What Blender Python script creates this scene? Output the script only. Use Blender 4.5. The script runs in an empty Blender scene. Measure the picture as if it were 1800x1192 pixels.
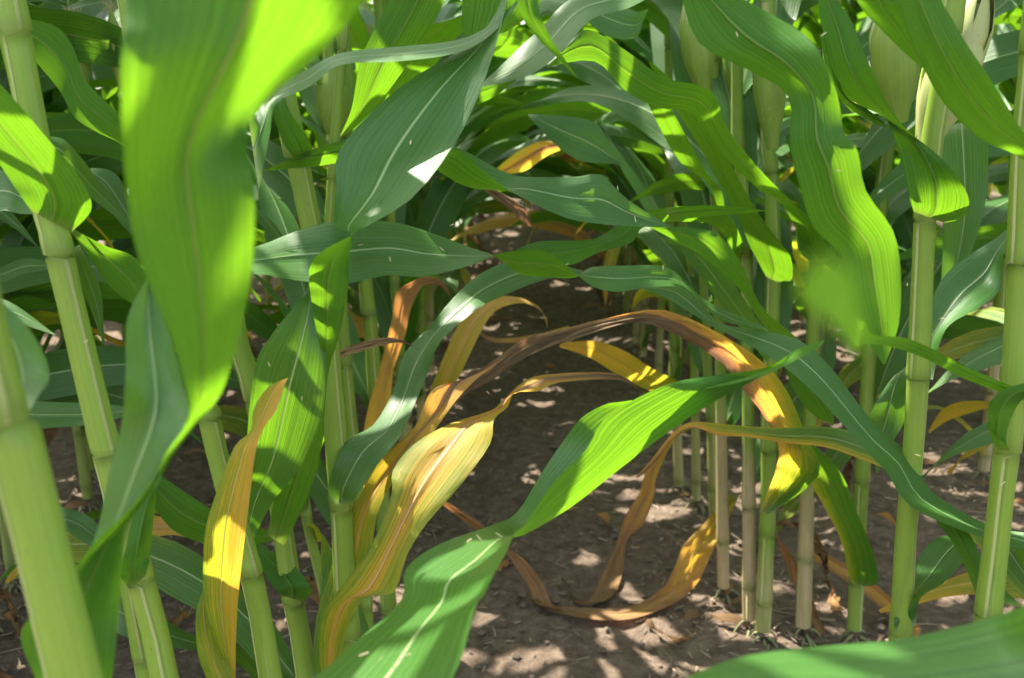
import bpy, bmesh, math, random
from mathutils import Vector, Matrix
from mathutils import noise as mn
R_ = random.Random(11)
rad = math.radians
sc = bpy.context.scene
# ------------------------------------------------------------------ camera, sky, sun, exposure
PITCH = rad(16.9); FP = 1800.0; CH = 1.10
cam = bpy.data.objects.new('camera', bpy.data.cameras.new('camera')); sc.collection.objects.link(cam)
cam.location = (0, 0, CH); cam.rotation_euler = (math.pi/2 - PITCH, 0, 0)
cam.data.sensor_width = 36; cam.data.lens = 36; cam.data.clip_start = .01; cam.data.clip_end = 400
cam.data.dof.use_dof = True; cam.data.dof.focus_distance = 1.05; cam.data.dof.aperture_fstop = 8.0
sc.camera = cam
SUN_AZ, SUN_EL = rad(-42), rad(58)          # azimuth from +Y towards -X
SUN = Vector((math.sin(SUN_AZ)*math.cos(SUN_EL), math.cos(SUN_AZ)*math.cos(SUN_EL), math.sin(SUN_EL)))
w = bpy.data.worlds.new('World'); sc.world = w; w.use_nodes = True
nt = w.node_tree
sky = nt.nodes.new('ShaderNodeTexSky'); sky.sky_type = 'NISHITA'; sky.sun_disc = False
sky.sun_elevation = SUN_EL; sky.sun_rotation = SUN_AZ; sky.air_density = 1.0; sky.dust_density = 3.0; sky.ozone_density = .7
hs = nt.nodes.new('ShaderNodeHueSaturation'); hs.inputs['Saturation'].default_value = .55; nt.links.new(sky.outputs[0], hs.inputs['Color'])   # milky summer haze
bg = nt.nodes['Background']; nt.links.new(hs.outputs[0], bg.inputs[0]); bg.inputs[1].default_value = .15
sl = bpy.data.lights.new('sun', 'SUN'); sl.energy = 4.0; sl.angle = rad(.53); sl.color = (1, .93, .82)
so = bpy.data.objects.new('sun', sl); sc.collection.objects.link(so)
so.rotation_euler = SUN.to_track_quat('Z', 'Y').to_euler(); so.location = (0, 0, 8)
sc.view_settings.view_transform = 'Standard'; sc.view_settings.look = 'None'
sc.view_settings.exposure = 2.52; sc.view_settings.gamma = 1.0; sc.view_settings.use_curve_mapping = False
cy = sc.cycles
cy.max_bounces = 7; cy.diffuse_bounces = 4; cy.glossy_bounces = 2; cy.transmission_bounces = 5; cy.transparent_max_bounces = 4
cy.caustics_reflective = False; cy.caustics_refractive = False; cy.use_denoising = True; cy.sample_clamp_indirect = 6

COL = bpy.data.collections.new('maize_field'); sc.collection.children.link(COL)
def link(o): COL.objects.link(o); return o
_cp, _sp = math.cos(PITCH), math.sin(PITCH)
CAM = Vector((0, 0, CH))
def ray(px, py):
    u = (px-900)/FP; v = (py-596)/FP
    return Vector((u, _cp - v*_sp, -_sp - v*_cp))
def at(px, py, Y):                      # point of the vertical plane y = Y seen at that spot of the photograph
    d = ray(px, py); return CAM + d*(Y/d.y)
def ground(px, py):
    d = ray(px, py); return CAM + d*(-CH/d.z)
def proj(p):
    q = p - CAM; dep = q.y*_cp - q.z*_sp
    if dep < .02: return None
    return (900 + FP*q.x/dep, 596 - FP*(q.y*_sp + q.z*_cp)/dep, dep)

# ------------------------------------------------------------------ materials
def newmat(name):
    m = bpy.data.materials.new(name); m.use_nodes = True
    n = m.node_tree; n.nodes.clear(); return m, n
class NB:
    def __init__(s, n): s.n = n
    def __call__(s, t, **k):
        nd = s.n.nodes.new(t)
        for a, b in k.items():
            if a == 'inp':
                for i, v in b.items():
                    if hasattr(v, 'is_output') or isinstance(v, bpy.types.NodeSocket): s.n.links.new(v, nd.inputs[i])
                    else: nd.inputs[i].default_value = v
            else: setattr(nd, a, b)
        return nd
    def math(s, op, a, b=0.0, clamp=False):
        nd = s('ShaderNodeMath', operation=op, use_clamp=clamp, inp={0: a, 1: b}); return nd.outputs[0]
    def mix(s, f, a, b, mode='MIX'):
        nd = s('ShaderNodeMix', data_type='RGBA', blend_type=mode)
        for i, v in ((0, f), (6, a), (7, b)):
            if isinstance(v, bpy.types.NodeSocket): s.n.links.new(v, nd.inputs[i])
            else: nd.inputs[i].default_value = v if i == 0 else (*v, 1)
        return nd.outputs[2]
    def ramp(s, f, stops, interp='LINEAR'):
        nd = s('ShaderNodeValToRGB', inp={0: f}); cr = nd.color_ramp; cr.interpolation = interp
        while len(cr.elements) < len(stops): cr.elements.new(.5)
        for e, (p, c) in zip(cr.elements, stops): e.position = p; e.color = (*c, 1) if len(c) == 3 else c
        return nd.outputs[0]
    def noise(s, vec, scale, detail=3, rough=.55, dist=0):
        nd = s('ShaderNodeTexNoise', inp={'Vector': vec, 'Scale': scale, 'Detail': detail, 'Roughness': rough, 'Distortion': dist}); return nd.outputs[0]
    def mapping(s, vec, scale, loc=(0, 0, 0)):
        return s('ShaderNodeMapping', inp={0: vec, 1: loc, 3: scale}).outputs[0]

def leaf_material():
    m, n = newmat('maize_leaf'); B = NB(n)
    uv = B('ShaderNodeUVMap', uv_map='UVMap').outputs[0]
    sep = B('ShaderNodeSeparateXYZ', inp={0: uv}); ux, uy = sep.outputs[0], sep.outputs[1]
    oi = B('ShaderNodeObjectInfo').outputs['Random']
    sen = B('ShaderNodeAttribute', attribute_name='sen').outputs['Fac']
    rib = B('ShaderNodeAttribute', attribute_name='rib').outputs['Fac']
    off = B('ShaderNodeCombineXYZ', inp={0: 0.0, 1: B.math('MULTIPLY', oi, 37.0), 2: B.math('MULTIPLY', oi, 11.0)}).outputs[0]
    vec = B('ShaderNodeVectorMath', operation='ADD', inp={0: uv, 1: off}).outputs[0]
    streak = B.noise(B.mapping(vec, (34, .9, 1)), 1.0, 3, .6)           # long streaks along the blade
    fine = B.noise(B.mapping(vec, (150, 1.6, 1)), 1.0, 2, .5)
    blotch = B.noise(B.mapping(vec, (3, 11, 1)), 1.0, 4, .6)
    patch = B.noise(B.mapping(vec, (9, 34, 1)), 1.0, 4, .65, .4)
    # senescence with streaky edges
    s1 = B.math('ADD', sen, B.math('MULTIPLY', B.math('SUBTRACT', streak, .5), B.math('MULTIPLY', B.math('MINIMUM', B.math('MULTIPLY', sen, 3.0), 1.0), .42)))
    s1 = B.math('ADD', s1, B.math('MULTIPLY', B.math('SUBTRACT', patch, .5), B.math('MULTIPLY', B.math('MINIMUM', B.math('MULTIPLY', sen, 3.0), 1.0), .30)), True)
    refl = B.ramp(s1, [(0, (.046, .150, .020)), (.22, (.062, .168, .017)), (.38, (.20, .25, .025)), (.55, (.44, .30, .035)), (.70, (.45, .29, .085)), (.80, (.33, .20, .090)), (.90, (.27, .18, .095)), (1, (.19, .128, .074))])
    trans = B.ramp(s1, [(0, (.120, .265, .008)), (.22, (.17, .30, .010)), (.38, (.40, .48, .02)), (.55, (.74, .48, .045)), (.70, (.70, .34, .05)), (.80, (.42, .16, .05)), (.90, (.17, .09, .05)), (1, (.10, .05, .025))])
    # fine parallel veins
    vw = B.math('SINE', B.math('ADD', B.math('MULTIPLY', ux, 290.0), B.math('MULTIPLY', streak, 7.0)))
    vw2 = B.math('SINE', B.math('ADD', B.math('MULTIPLY', ux, 97.0), B.math('MULTIPLY', streak, 4.0)))
    vein = B.math('ADD', B.math('MULTIPLY', vw, .6), B.math('MULTIPLY', vw2, .4))
    # value variation
    k = B.math('ADD', B.math('ADD', .60, B.math('MULTIPLY', vein, .10)), B.math('ADD', B.math('MULTIPLY', streak, .42), B.math('MULTIPLY', fine, .30)))
    kk = B('ShaderNodeCombineXYZ', inp={0: k, 1: k, 2: k}).outputs[0]
    refl = B.mix(1.0, refl, kk, 'MULTIPLY')
    k2 = B.math('ADD', B.math('ADD', .22, B.math('MULTIPLY', vein, .24)), B.math('ADD', B.math('MULTIPLY', streak, .85), B.math('MULTIPLY', fine, .75)))
    kk2 = B('ShaderNodeCombineXYZ', inp={0: k2, 1: k2, 2: k2}).outputs[0]
    trans = B.mix(1.0, trans, kk2, 'MULTIPLY')
    # hue drift between and along leaves
    hv = B.math('ADD', B.math('MULTIPLY', oi, .5), B.math('MULTIPLY', blotch, .5))
    refl = B.mix(B.math('MULTIPLY', hv, .55), refl, B.mix(1.0, refl, (1.45, 1.12, .7), 'MULTIPLY'))
    # blue-green bloom of the upper face (the front face of every blade)
    back = B('ShaderNodeNewGeometry').outputs['Backfacing']
    bloom = B.math('MULTIPLY', B.math('SUBTRACT', 1.0, back), B.math('SUBTRACT', 1.0, B.math('MULTIPLY', sen, 2.5), True), True)
    refl = B.mix(B.math('MULTIPLY', bloom, .36), refl, B.mix(1.0, refl, (1.05, 1.08, 2.1), 'MULTIPLY'))
    # midrib
    ribc = B.mix(B.math('MULTIPLY', sen, 1.4, True), (.42, .52, .25), (.50, .36, .26))
    ribc = B.mix(back, ribc, (.20, .24, .06))
    refl = B.mix(B.math('MULTIPLY', rib, .72), refl, ribc)
    trans = B.mix(B.math('MULTIPLY', rib, .8), trans, (.22, .26, .04))
    # little tan flecks and chewed spots
    vo = B('ShaderNodeTexVoronoi', feature='F1', inp={'Vector': B.mapping(vec, (14, 110, 1)), 'Scale': 1.0, 'Randomness': 1.0})
    sp = B.math('MULTIPLY', B.math('LESS_THAN', vo.outputs['Distance'], .10), B.math('GREATER_THAN', B('ShaderNodeSeparateColor', inp={0: vo.outputs['Color']}).outputs[0], .55))
    refl = B.mix(B.math('MULTIPLY', sp, .5), refl, (.34, .33, .17))
    les = B.math('GREATER_THAN', B.noise(B.mapping(vec, (7, 60, 1)), 1.0, 3, .7), .735)
    refl = B.mix(B.math('MULTIPLY', les, .6), refl, (.17, .12, .05)); trans = B.mix(B.math('MULTIPLY', les, .7), trans, (.12, .08, .02))
    # relief
    hsum = B.math('ADD', B.math('ADD', B.math('MULTIPLY', streak, 1.0), B.math('MULTIPLY', vein, .22)), B.math('MULTIPLY', fine, .5))
    hsum = B.math('ADD', hsum, B.math('MULTIPLY', patch, B.math('MULTIPLY', sen, 2.2)))
    bump = B('ShaderNodeBump', inp={'Strength': .42, 'Distance': .0022, 'Height': hsum}).outputs[0]
    rough = B.math('ADD', B.math('ADD', .36, B.math('MULTIPLY', blotch, .12)), B.math('MULTIPLY', sen, .28))
    pr = B('ShaderNodeBsdfPrincipled', inp={'Base Color': refl, 'Roughness': rough, 'Normal': bump, 'IOR': 1.45, 'Coat Roughness': .38})
    B.n.links.new(B.math('MULTIPLY', bloom, .32), pr.inputs['Coat Weight'])
    B.n.links.new(B.math('MULTIPLY', B.math('SUBTRACT', .60, B.math('MULTIPLY', sen, .30)), B.math('SUBTRACT', 1.0, B.math('MULTIPLY', back, .6))), pr.inputs['Specular IOR Level'])
    tr = B('ShaderNodeBsdfTranslucent', inp={'Color': trans, 'Normal': bump})
    mx = B('ShaderNodeMixShader', inp={0: B.math('SUBTRACT', .50, B.math('MULTIPLY', rib, .25)), 1: pr.outputs[0], 2: tr.outputs[0]})
    out = B('ShaderNodeOutputMaterial'); n.links.new(mx.outputs[0], out.inputs[0])
    return m

def stalk_material():
    m, n = newmat('maize_stalk'); B = NB(n)
    uv = B('ShaderNodeUVMap', uv_map='UVMap').outputs[0]
    oi = B('ShaderNodeObjectInfo').outputs['Random']
    node = B('ShaderNodeAttribute', attribute_name='node').outputs['Fac']
    dry = B('ShaderNodeAttribute', attribute_name='dry').outputs['Fac']
    off = B('ShaderNodeCombineXYZ', inp={0: 0.0, 1: B.math('MULTIPLY', oi, 57.0), 2: 0.0}).outputs[0]
    vec = B('ShaderNodeVectorMath', operation='ADD', inp={0: uv, 1: off}).outputs[0]
    st = B.noise(B.mapping(vec, (42, 1.5, 1)), 1.0, 3, .6)
    bl = B.noise(B.mapping(vec, (4, 22, 1)), 1.0, 4, .6)
    sp = B.noise(B.mapping(vec, (30, 130, 1)), 1.0, 2, .5)
    c = B.mix(st, (.080, .17, .016), (.175, .285, .036))
    c = B.mix(B.math('MULTIPLY', bl, .5), c, (.25, .31, .035))
    d = B.math('ADD', dry, B.math('MULTIPLY', B.math('SUBTRACT', bl, .5), B.math('MULTIPLY', dry, 1.4)), True)
    c = B.mix(d, c, B.mix(st, (.26, .15, .075), (.52, .40, .24)))
    stain = B.noise(B.mapping(vec, (5, 9, 1)), 1.0, 4, .65, .6)
    c = B.mix(B.math('MULTIPLY', B.math('SUBTRACT', stain, .52, True), 2.2, True), c, (.085, .115, .022))
    dust = B.noise(B.mapping(vec, (16, 4, 1), (3, 9, 0)), 1.0, 4, .7)
    c = B.mix(B.math('MULTIPLY', B.math('SUBTRACT', dust, .55, True), 1.8, True), c, (.33, .33, .16))
    xx = B('ShaderNodeSeparateXYZ', inp={0: uv}).outputs[0]
    seam = B.math('GREATER_THAN', xx, .965); seam2 = B.math('LESS_THAN', xx, .03)
    c = B.mix(B.math('MULTIPLY', seam, .55), c, (.42, .40, .20)); c = B.mix(B.math('MULTIPLY', seam2, .3), c, (.08, .12, .02))
    c = B.mix(B.math('MULTIPLY', node, .5), c, (.09, .13, .02))
    c = B.mix(B.math('MULTIPLY', B.math('GREATER_THAN', sp, .72), .55), c, (.10, .08, .03))
    bump = B('ShaderNodeBump', inp={'Strength': .35, 'Distance': .001, 'Height': st}).outputs[0]
    pr = B('ShaderNodeBsdfPrincipled', inp={'Base Color': c, 'Roughness': .5, 'Normal': bump, 'Specular IOR Level': .35, 'Subsurface Weight': .25, 'Subsurface Scale': .02})
    pr.inputs['Subsurface Radius'].default_value = (.5, .8, .1)
    pr.subsurface_method = 'BURLEY'
    out = B('ShaderNodeOutputMaterial'); n.links.new(pr.outputs[0], out.inputs[0])
    return m

def simple_mat(name, c1, c2, scale=60, rough=.8, trans=0):
    m, n = newmat(name); B = NB(n)
    tc = B('ShaderNodeTexCoord').outputs['Object']
    a = B.noise(tc, scale, 4, .6); c = B.mix(a, c1, c2)
    bump = B('ShaderNodeBump', inp={'Strength': .4, 'Distance': .001, 'Height': a}).outputs[0]
    pr = B('ShaderNodeBsdfPrincipled', inp={'Base Color': c, 'Roughness': rough, 'Normal': bump, 'Specular IOR Level': .25})
    o = pr.outputs[0]
    if trans:
        t = B('ShaderNodeBsdfTranslucent', inp={'Color': c})
        o = B('ShaderNodeMixShader', inp={0: trans, 1: o, 2: t.outputs[0]}).outputs[0]
    out = B('ShaderNodeOutputMaterial'); n.links.new(o, out.inputs[0])
    return m

def soil_material():
    m, n = newmat('soil'); B = NB(n)
    tc = B('ShaderNodeNewGeometry').outputs['Position']
    a = B.noise(tc, 3.0, 5, .6); b = B.noise(tc, 38, 6, .7); c_ = B.noise(tc, 190, 5, .7); e = B.noise(tc, 12, 4, .6)
    c = B.ramp(b, [(.25, (.042, .028, .020)), (.5, (.122, .093, .069)), (.75, (.23, .180, .137))])
    c = B.mix(B.math('MULTIPLY', a, .5), c, (.11, .078, .056))
    c = B.mix(B.math('MULTIPLY', B.math('GREATER_THAN', c_, .64), .5), c, (.24, .18, .13))
    c = B.mix(B.math('MULTIPLY', B.math('LESS_THAN', e, .40), .4), c, (.05, .034, .025))
    h = B.math('ADD', B.math('MULTIPLY', b, 1.0), B.math('MULTIPLY', c_, .45))
    bump = B('ShaderNodeBump', inp={'Strength': .9, 'Distance': .009, 'Height': h}).outputs[0]
    pr = B('ShaderNodeBsdfPrincipled', inp={'Base Color': c, 'Roughness': .95, 'Normal': bump, 'Specular IOR Level': .1})
    out = B('ShaderNodeOutputMaterial'); n.links.new(pr.outputs[0], out.inputs[0])
    return m

M_LEAF = leaf_material(); M_STALK = stalk_material(); M_SOIL = soil_material()
M_STRAW = simple_mat('straw', (.09, .062, .042), (.34, .265, .185), 11)
M_CLOD = simple_mat('soil_clod', (.06, .044, .033), (.16, .123, .094), 90, .95)
M_SILK = simple_mat('corn_silk', (.40, .30, .14), (.72, .66, .42), 40, .5, .3)
M_ROOT = simple_mat('brace_root', (.08, .075, .035), (.24, .25, .12), 60, .7)

def mesh_from(name, verts, faces, mat, uvs=None, attrs=None, smooth=True):
    me = bpy.data.meshes.new(name); me.from_pydata([tuple(v) for v in verts], [], faces)
    if smooth: me.polygons.foreach_set('use_smooth', [True]*len(me.polygons))
    if uvs is not None:
        ul = me.uv_layers.new(name='UVMap'); buf = [0.0]*(2*len(me.loops))
        for i, l in enumerate(me.loops):
            buf[2*i], buf[2*i+1] = uvs[l.vertex_index]
        ul.data.foreach_set('uv', buf)
    for k, vals in (attrs or {}).items():
        a = me.attributes.new(k, 'FLOAT', 'POINT'); a.data.foreach_set('value', vals)
    me.materials.append(mat); me.update(); return me

def addobj(name, me, parent=None, loc=(0, 0, 0)):
    o = bpy.data.objects.new(name, me); o.location = loc
    if parent is not None: o.parent = parent
    return link(o)

def clamp(x, a=0., b=1.): return a if x < a else b if x > b else x
def smooth(x): x = clamp(x); return x*x*(3-2*x)
def catmull(P, k):
    """P: list of tuples; returns list of interpolated tuples, k per span."""
    out = []; n = len(P); dim = len(P[0])
    for i in range(n-1):
        p0 = P[max(i-1, 0)]; p1 = P[i]; p2 = P[i+1]; p3 = P[min(i+2, n-1)]
        for j in range(k):
            t = j/k
            out.append(tuple(.5*(2*p1[d] + (p2[d]-p0[d])*t + (2*p0[d]-5*p1[d]+4*p2[d]-p3[d])*t*t + (3*p1[d]-p0[d]-3*p2[d]+p3[d])*t*t*t) for d in range(dim)))
    out.append(tuple(P[-1])); return out

# ------------------------------------------------------------------ blades placed where the photograph shows them
GRID = [0, .1, .22, .34, .44, .478, .5, .522, .56, .66, .78, .9, 1]
def senval(sp, v, s):
    b, t, p, e, mm = sp[:5]
    if len(sp) > 5: b += sp[5]*(2*s-1); t += sp[5]*(2*s-1)
    a = abs(2*s-1)
    return clamp(b + (t-b)*v**p + e*a*a*(.3+.7*math.sin(math.pi*clamp(v*1.0))) + mm*(1-a)**3)
def ribval(s, v, wd=.034):
    a = abs(2*s-1)
    return clamp(1 - a/(wd*(1.15-v*.8)) )**.6 if a < wd*(1.15-v*.8) else 0.
TRACED = set()
def traced_leaf(plant, st, Y, w=.092, tilt=.55, sen=(0, 0, 1, 0, 0), cup=.10, ruf=.004, rf=None, collar=True, flip=False, seed=0, crumple=0, curl=0, label=None, tip=True, ref=None):
    rr = random.Random(seed + len(st)*7 + int(st[0][0])*3 + int(st[-1][1]))
    n = len(st)
    if isinstance(Y, (int, float)): Ys = [Y]*n
    elif len(Y) == 2: Ys = [Y[0] + (Y[1]-Y[0])*i/(n-1) for i in range(n)]
    else: Ys = list(Y)
    tl = tilt if isinstance(tilt, (list, tuple)) else [tilt]*n
    if len(tl) == 2 and n != 2: tl = [tl[0] + (tl[1]-tl[0])*i/(n-1) for i in range(n)]
    P = []
    for i, s in enumerate(st):
        if len(s) == 4: lx, ly, rx, ry = s; mx, my = (lx+rx)/2, (ly+ry)/2
        else: lx, ly, mx, my, rx, ry = s
        P.append((lx, ly, mx, my, rx, ry, Ys[i], tl[i]))
    k = max(3, int(36/(n-1)))
    Q = catmull(P, k); m = len(Q)
    # arc length of the midline
    mids = [at(q[2], q[3], q[6]) for q in Q]; acc = [0]
    for a, b in zip(mids, mids[1:]): acc.append(acc[-1] + (a-b).length)
    tot = acc[-1] or 1
    i0, i1 = ref or (0, n-1); S = 0.       # which face the photograph shows along that stretch
    for a_, b_ in zip(P[i0:i1], P[i0+1:i1+1]):
        S += (b_[2]-a_[2])*((a_[5]+b_[5])-(a_[1]+b_[1])) - (b_[3]-a_[3])*((a_[4]+b_[4])-(a_[0]+b_[0]))
    flip = (S > 0) == bool(flip); sg = -1 if flip else 1
    ph1, ph2 = rr.uniform(0, 6), rr.uniform(0, 6); rf = rf or rr.uniform(3, 5)*tot/.5
    V, U, SN, RB = [], [], [], []
    base = plant.location
    for i, q in enumerate(Q):
        v = acc[i]/tot; Yc = q[6]
        L, M, R = at(q[0], q[1], Yc), at(q[2], q[3], Yc), at(q[4], q[5], Yc)
        wp = (L-R).length
        prof = (.62 + .38*smooth(v/.25)) * (1 - (v**3)*.97 if tip else 1)
        qa, qb = Q[max(i-2, 0)], Q[min(i+2, m-1)]; tx, ty = qb[2]-qa[2], qb[3]-qa[3]; tn = math.hypot(tx, ty) or 1; tx /= tn; ty /= tn
        dy = math.sqrt(max((w*prof)**2 - wp*wp, 0))*.5*abs(q[7])*sg*clamp(tx*2.2, -1, 1)
        ex, ey = q[4]-q[0], q[5]-q[1]; face = sg*clamp((tx*ey-ty*ex)/12, -1, 1)
        L, R = at(q[0], q[1], Yc+dy), at(q[4], q[5], Yc-dy)
        ww = max(wp, .3*w*prof)
        vd = (M-CAM).normalized()
        for s in GRID:
            a = abs(2*s-1)
            if len(st[0]) == 4 and not any(len(x) == 6 for x in st):
                p = L.lerp(R, s)
            else:
                p = L*((1-s)*(1-2*s)) + M*(4*s*(1-s)) + R*(s*(2*s-1))
            d = abs(cup)*face*ww*(1-a)**1.2
            side = ph1 if s < .5 else ph2
            d += .7*ruf*(a**2)*math.sin(rf*6.283*v + side)*min(1, ww/.03)*smooth(v*6)
            d += curl*ww*a*a
            nz = 0
            if crumple:
                nz = crumple*(mn.noise(Vector((s*4, v*tot*38, ph1)))+.6*mn.noise(Vector((s*11, v*tot*70, ph2))))
            d += .0010*math.sin(s*46)*min(1, ww/.06)
            p = p + vd*(d+nz)
            if rib_on := a < .06: p = p - vd*.0012*(1-v)
            gh = ground_height(p.x, p.y) + .005 if p.z < .05 else -1
            if p.z < gh: p = CAM + (p-CAM)*((CH-gh-.004*a)/(CH-p.z))      # rests on the soil
            V.append(p-base); U.append((s if w > .05 else .5+(s-.5)*w/.09, v*tot))
            sv = senval(sen, v, s); SN.append(sv)
            rb = ribval(s, v)
            if collar and v*tot < .012: rb = max(rb, .75*(1-v*tot/.012))
            RB.append(rb)
    g = len(GRID); F = []
    for i in range(m-1):
        for j in range(g-1):
            a = i*g+j; f = (a, a+1, a+1+g, a+g)
            F.append(f[::-1] if flip else f)
    me = mesh_from('leaf', V, F, M_LEAF, U, {'sen': SN, 'rib': RB})
    o = addobj('leaf', me, plant)
    if label: o['label'] = label
    TRACED.add(o.name)
    return o

# ------------------------------------------------------------------ stalks
def stalk_mesh(path, r0, r1, nodes, name='stalk', dry=(0, 0), seg=12, seed=0):
    """path: list of Vectors bottom to top. nodes: list of heights (z) where a node sits."""
    rr = random.Random(seed)
    zs = set()
    z0, z1 = path[0].z, path[-1].z
    for z in nodes:
        for d in (-.012, -.004, 0, .004, .012, .03): zs.add(round(z+d, 4))
    k = max(2, int((z1-z0)/.06))
    for i in range(k+1): zs.add(round(z0 + (z1-z0)*i/k, 4))
    zs = sorted(z for z in zs if z0 <= z <= z1)
    def pos(z):
        for a, b in zip(path, path[1:]):
            if z <= b.z+1e-6 or b is path[-1]:
                t = (z-a.z)/max(b.z-a.z, 1e-6); return a.lerp(b, t)
        return path[-1].copy()
    V, U, ND, DR = [], [], [], []
    for z in zs:
        p = pos(z); t = (z-z0)/(z1-z0)
        r = r0 + (r1-r0)*t
        nd = 0; below = [n_ for n_ in nodes if n_ <= z+1e-4]
        dn = min((abs(z-n_) for n_ in nodes), default=1)
        if dn < .005: nd = 1.; r *= 1.06
        elif dn < .013: r *= 1.05; nd = .2
        if below:
            f = (z-below[-1]); r *= 1.05 - .09*smooth(f/.16)
        kn = len(below); sa = -math.pi/2 + (.7 if (kn+seed) % 2 else -.8) + .3*math.sin(seed+kn)      # margin of the wrapped sheath
        gap = 0 if not below else .16*smooth((z-below[-1])/.03)
        for j in range(seg+2):
            jj = j % (seg+1); an = sa + 2*math.pi*jj/seg
            rr_ = r*(1 + .035*math.cos(an*2+seed) + gap*(jj/seg-.5)*.5)
            V.append(p + Vector((math.cos(an)*rr_, math.sin(an)*rr_, 0)))
            U.append((min(j/seg, 1), z)); ND.append(nd)
            DR.append(clamp(dry[0]*(1-smooth((z-dry[1])/.12))) if dry[0] else 0.)
    g = seg+2; F = []
    for i in range(len(zs)-1):
        for j in range(seg+1):
            a = i*g+j; F.append((a, a+1, a+1+g, a+g))
    return mesh_from(name, V, F, M_STALK, U, {'node': ND, 'dry': DR})

def ear_mesh(length=.24, r=.030, seed=0, husks=5):
    rr = random.Random(seed); V, F, U, ND, DR = [], [], [], [], []
    def shell(an0, span, r, ln, tipout):
        b = len(V); NU, NV = 18, 12; h_ = an0
        for i in range(NV+1):
            v = i/NV
            prof = (.36 + .64*smooth(v/.45)**.8) * (1 - smooth((v-.62)/.38)*.8)
            for j in range(NU+1):
                s = j/NU; an = an0 + (s-.5)*span*(1-.45*v*v)
                rad_ = r*prof*(1+.022*math.cos(s*38+h_) + .05*(s-.5))
                V.append(Vector((math.cos(an)*rad_, math.sin(an)*rad_, v*ln + tipout*v*v*.02)))
                U.append((s*.8+an0, v*ln)); ND.append(0.); DR.append(.05 + (.55*smooth((v-.88)/.12)))
        for i in range(NV):
            for j in range(NU):
                a = b + i*(NU+1)+j; F.append((a, a+1, a+NU+2, a+NU+1))
    for h in range(husks):
        shell(h*2*math.pi/husks*2.1, 3.4, r*(1-.04*h), length*rr.uniform(.86, 1.05), rr.uniform(-1, 1))
    return mesh_from('ear', V, F, M_STALK, U, {'node': ND, 'dry': DR})
def silk_mesh(seed=0, n=46, ln=.10):
    rr = random.Random(seed); V, F = [], []
    for k in range(n):
        p = Vector((rr.gauss(0, .004), rr.gauss(0, .004), 0)); d = Vector((rr.gauss(0, .5), rr.gauss(0, .5), 1)).normalized()
        b = len(V); L = ln*rr.uniform(.5, 1.1)
        for i in range(6):
            q = Vector((-d.y, d.x, 0)).normalized()*.0006
            V += [p-q, p+q]; p = p + d*L/5; d = (d + Vector((rr.gauss(0, .25), rr.gauss(0, .25), -.33))).normalized()
        for i in range(5): a = b+2*i; F.append((a, a+1, a+3, a+2))
    return mesh_from('silk', V, F, M_SILK, smooth=False)
EARS = [ear_mesh(.25, .031, s) for s in range(3)]; SILKS = [silk_mesh(s) for s in range(2)]

def root_mesh(seed):
    rr = random.Random(seed); V, F = [], []
    for k in range(9):
        an = k/9*6.283 + rr.uniform(-.2, .2); L = rr.uniform(.014, .034); h = rr.uniform(.022, .045)
        a = Vector((math.cos(an), math.sin(an), 0)); t = Vector((-a.y, a.x, 0))
        b = len(V)
        for i in range(5):
            f = i/4; c = a*(.010 + L*f**.8) + Vector((0, 0, h*(1-f**1.7)-.006)); r = .0034*(1-.35*f)
            for e in range(4):
                q = e*math.pi/2; V.append(c + t*math.cos(q)*r + Vector((0, 0, math.sin(q)*r)) )
        for i in range(4):
            for e in range(4): F.append((b+i*4+e, b+i*4+(e+1) % 4, b+i*4+4+(e+1) % 4, b+i*4+4+e))
    return mesh_from('brace_root', V, F, M_ROOT)
ROOTS = [root_mesh(s) for s in range(3)]

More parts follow.
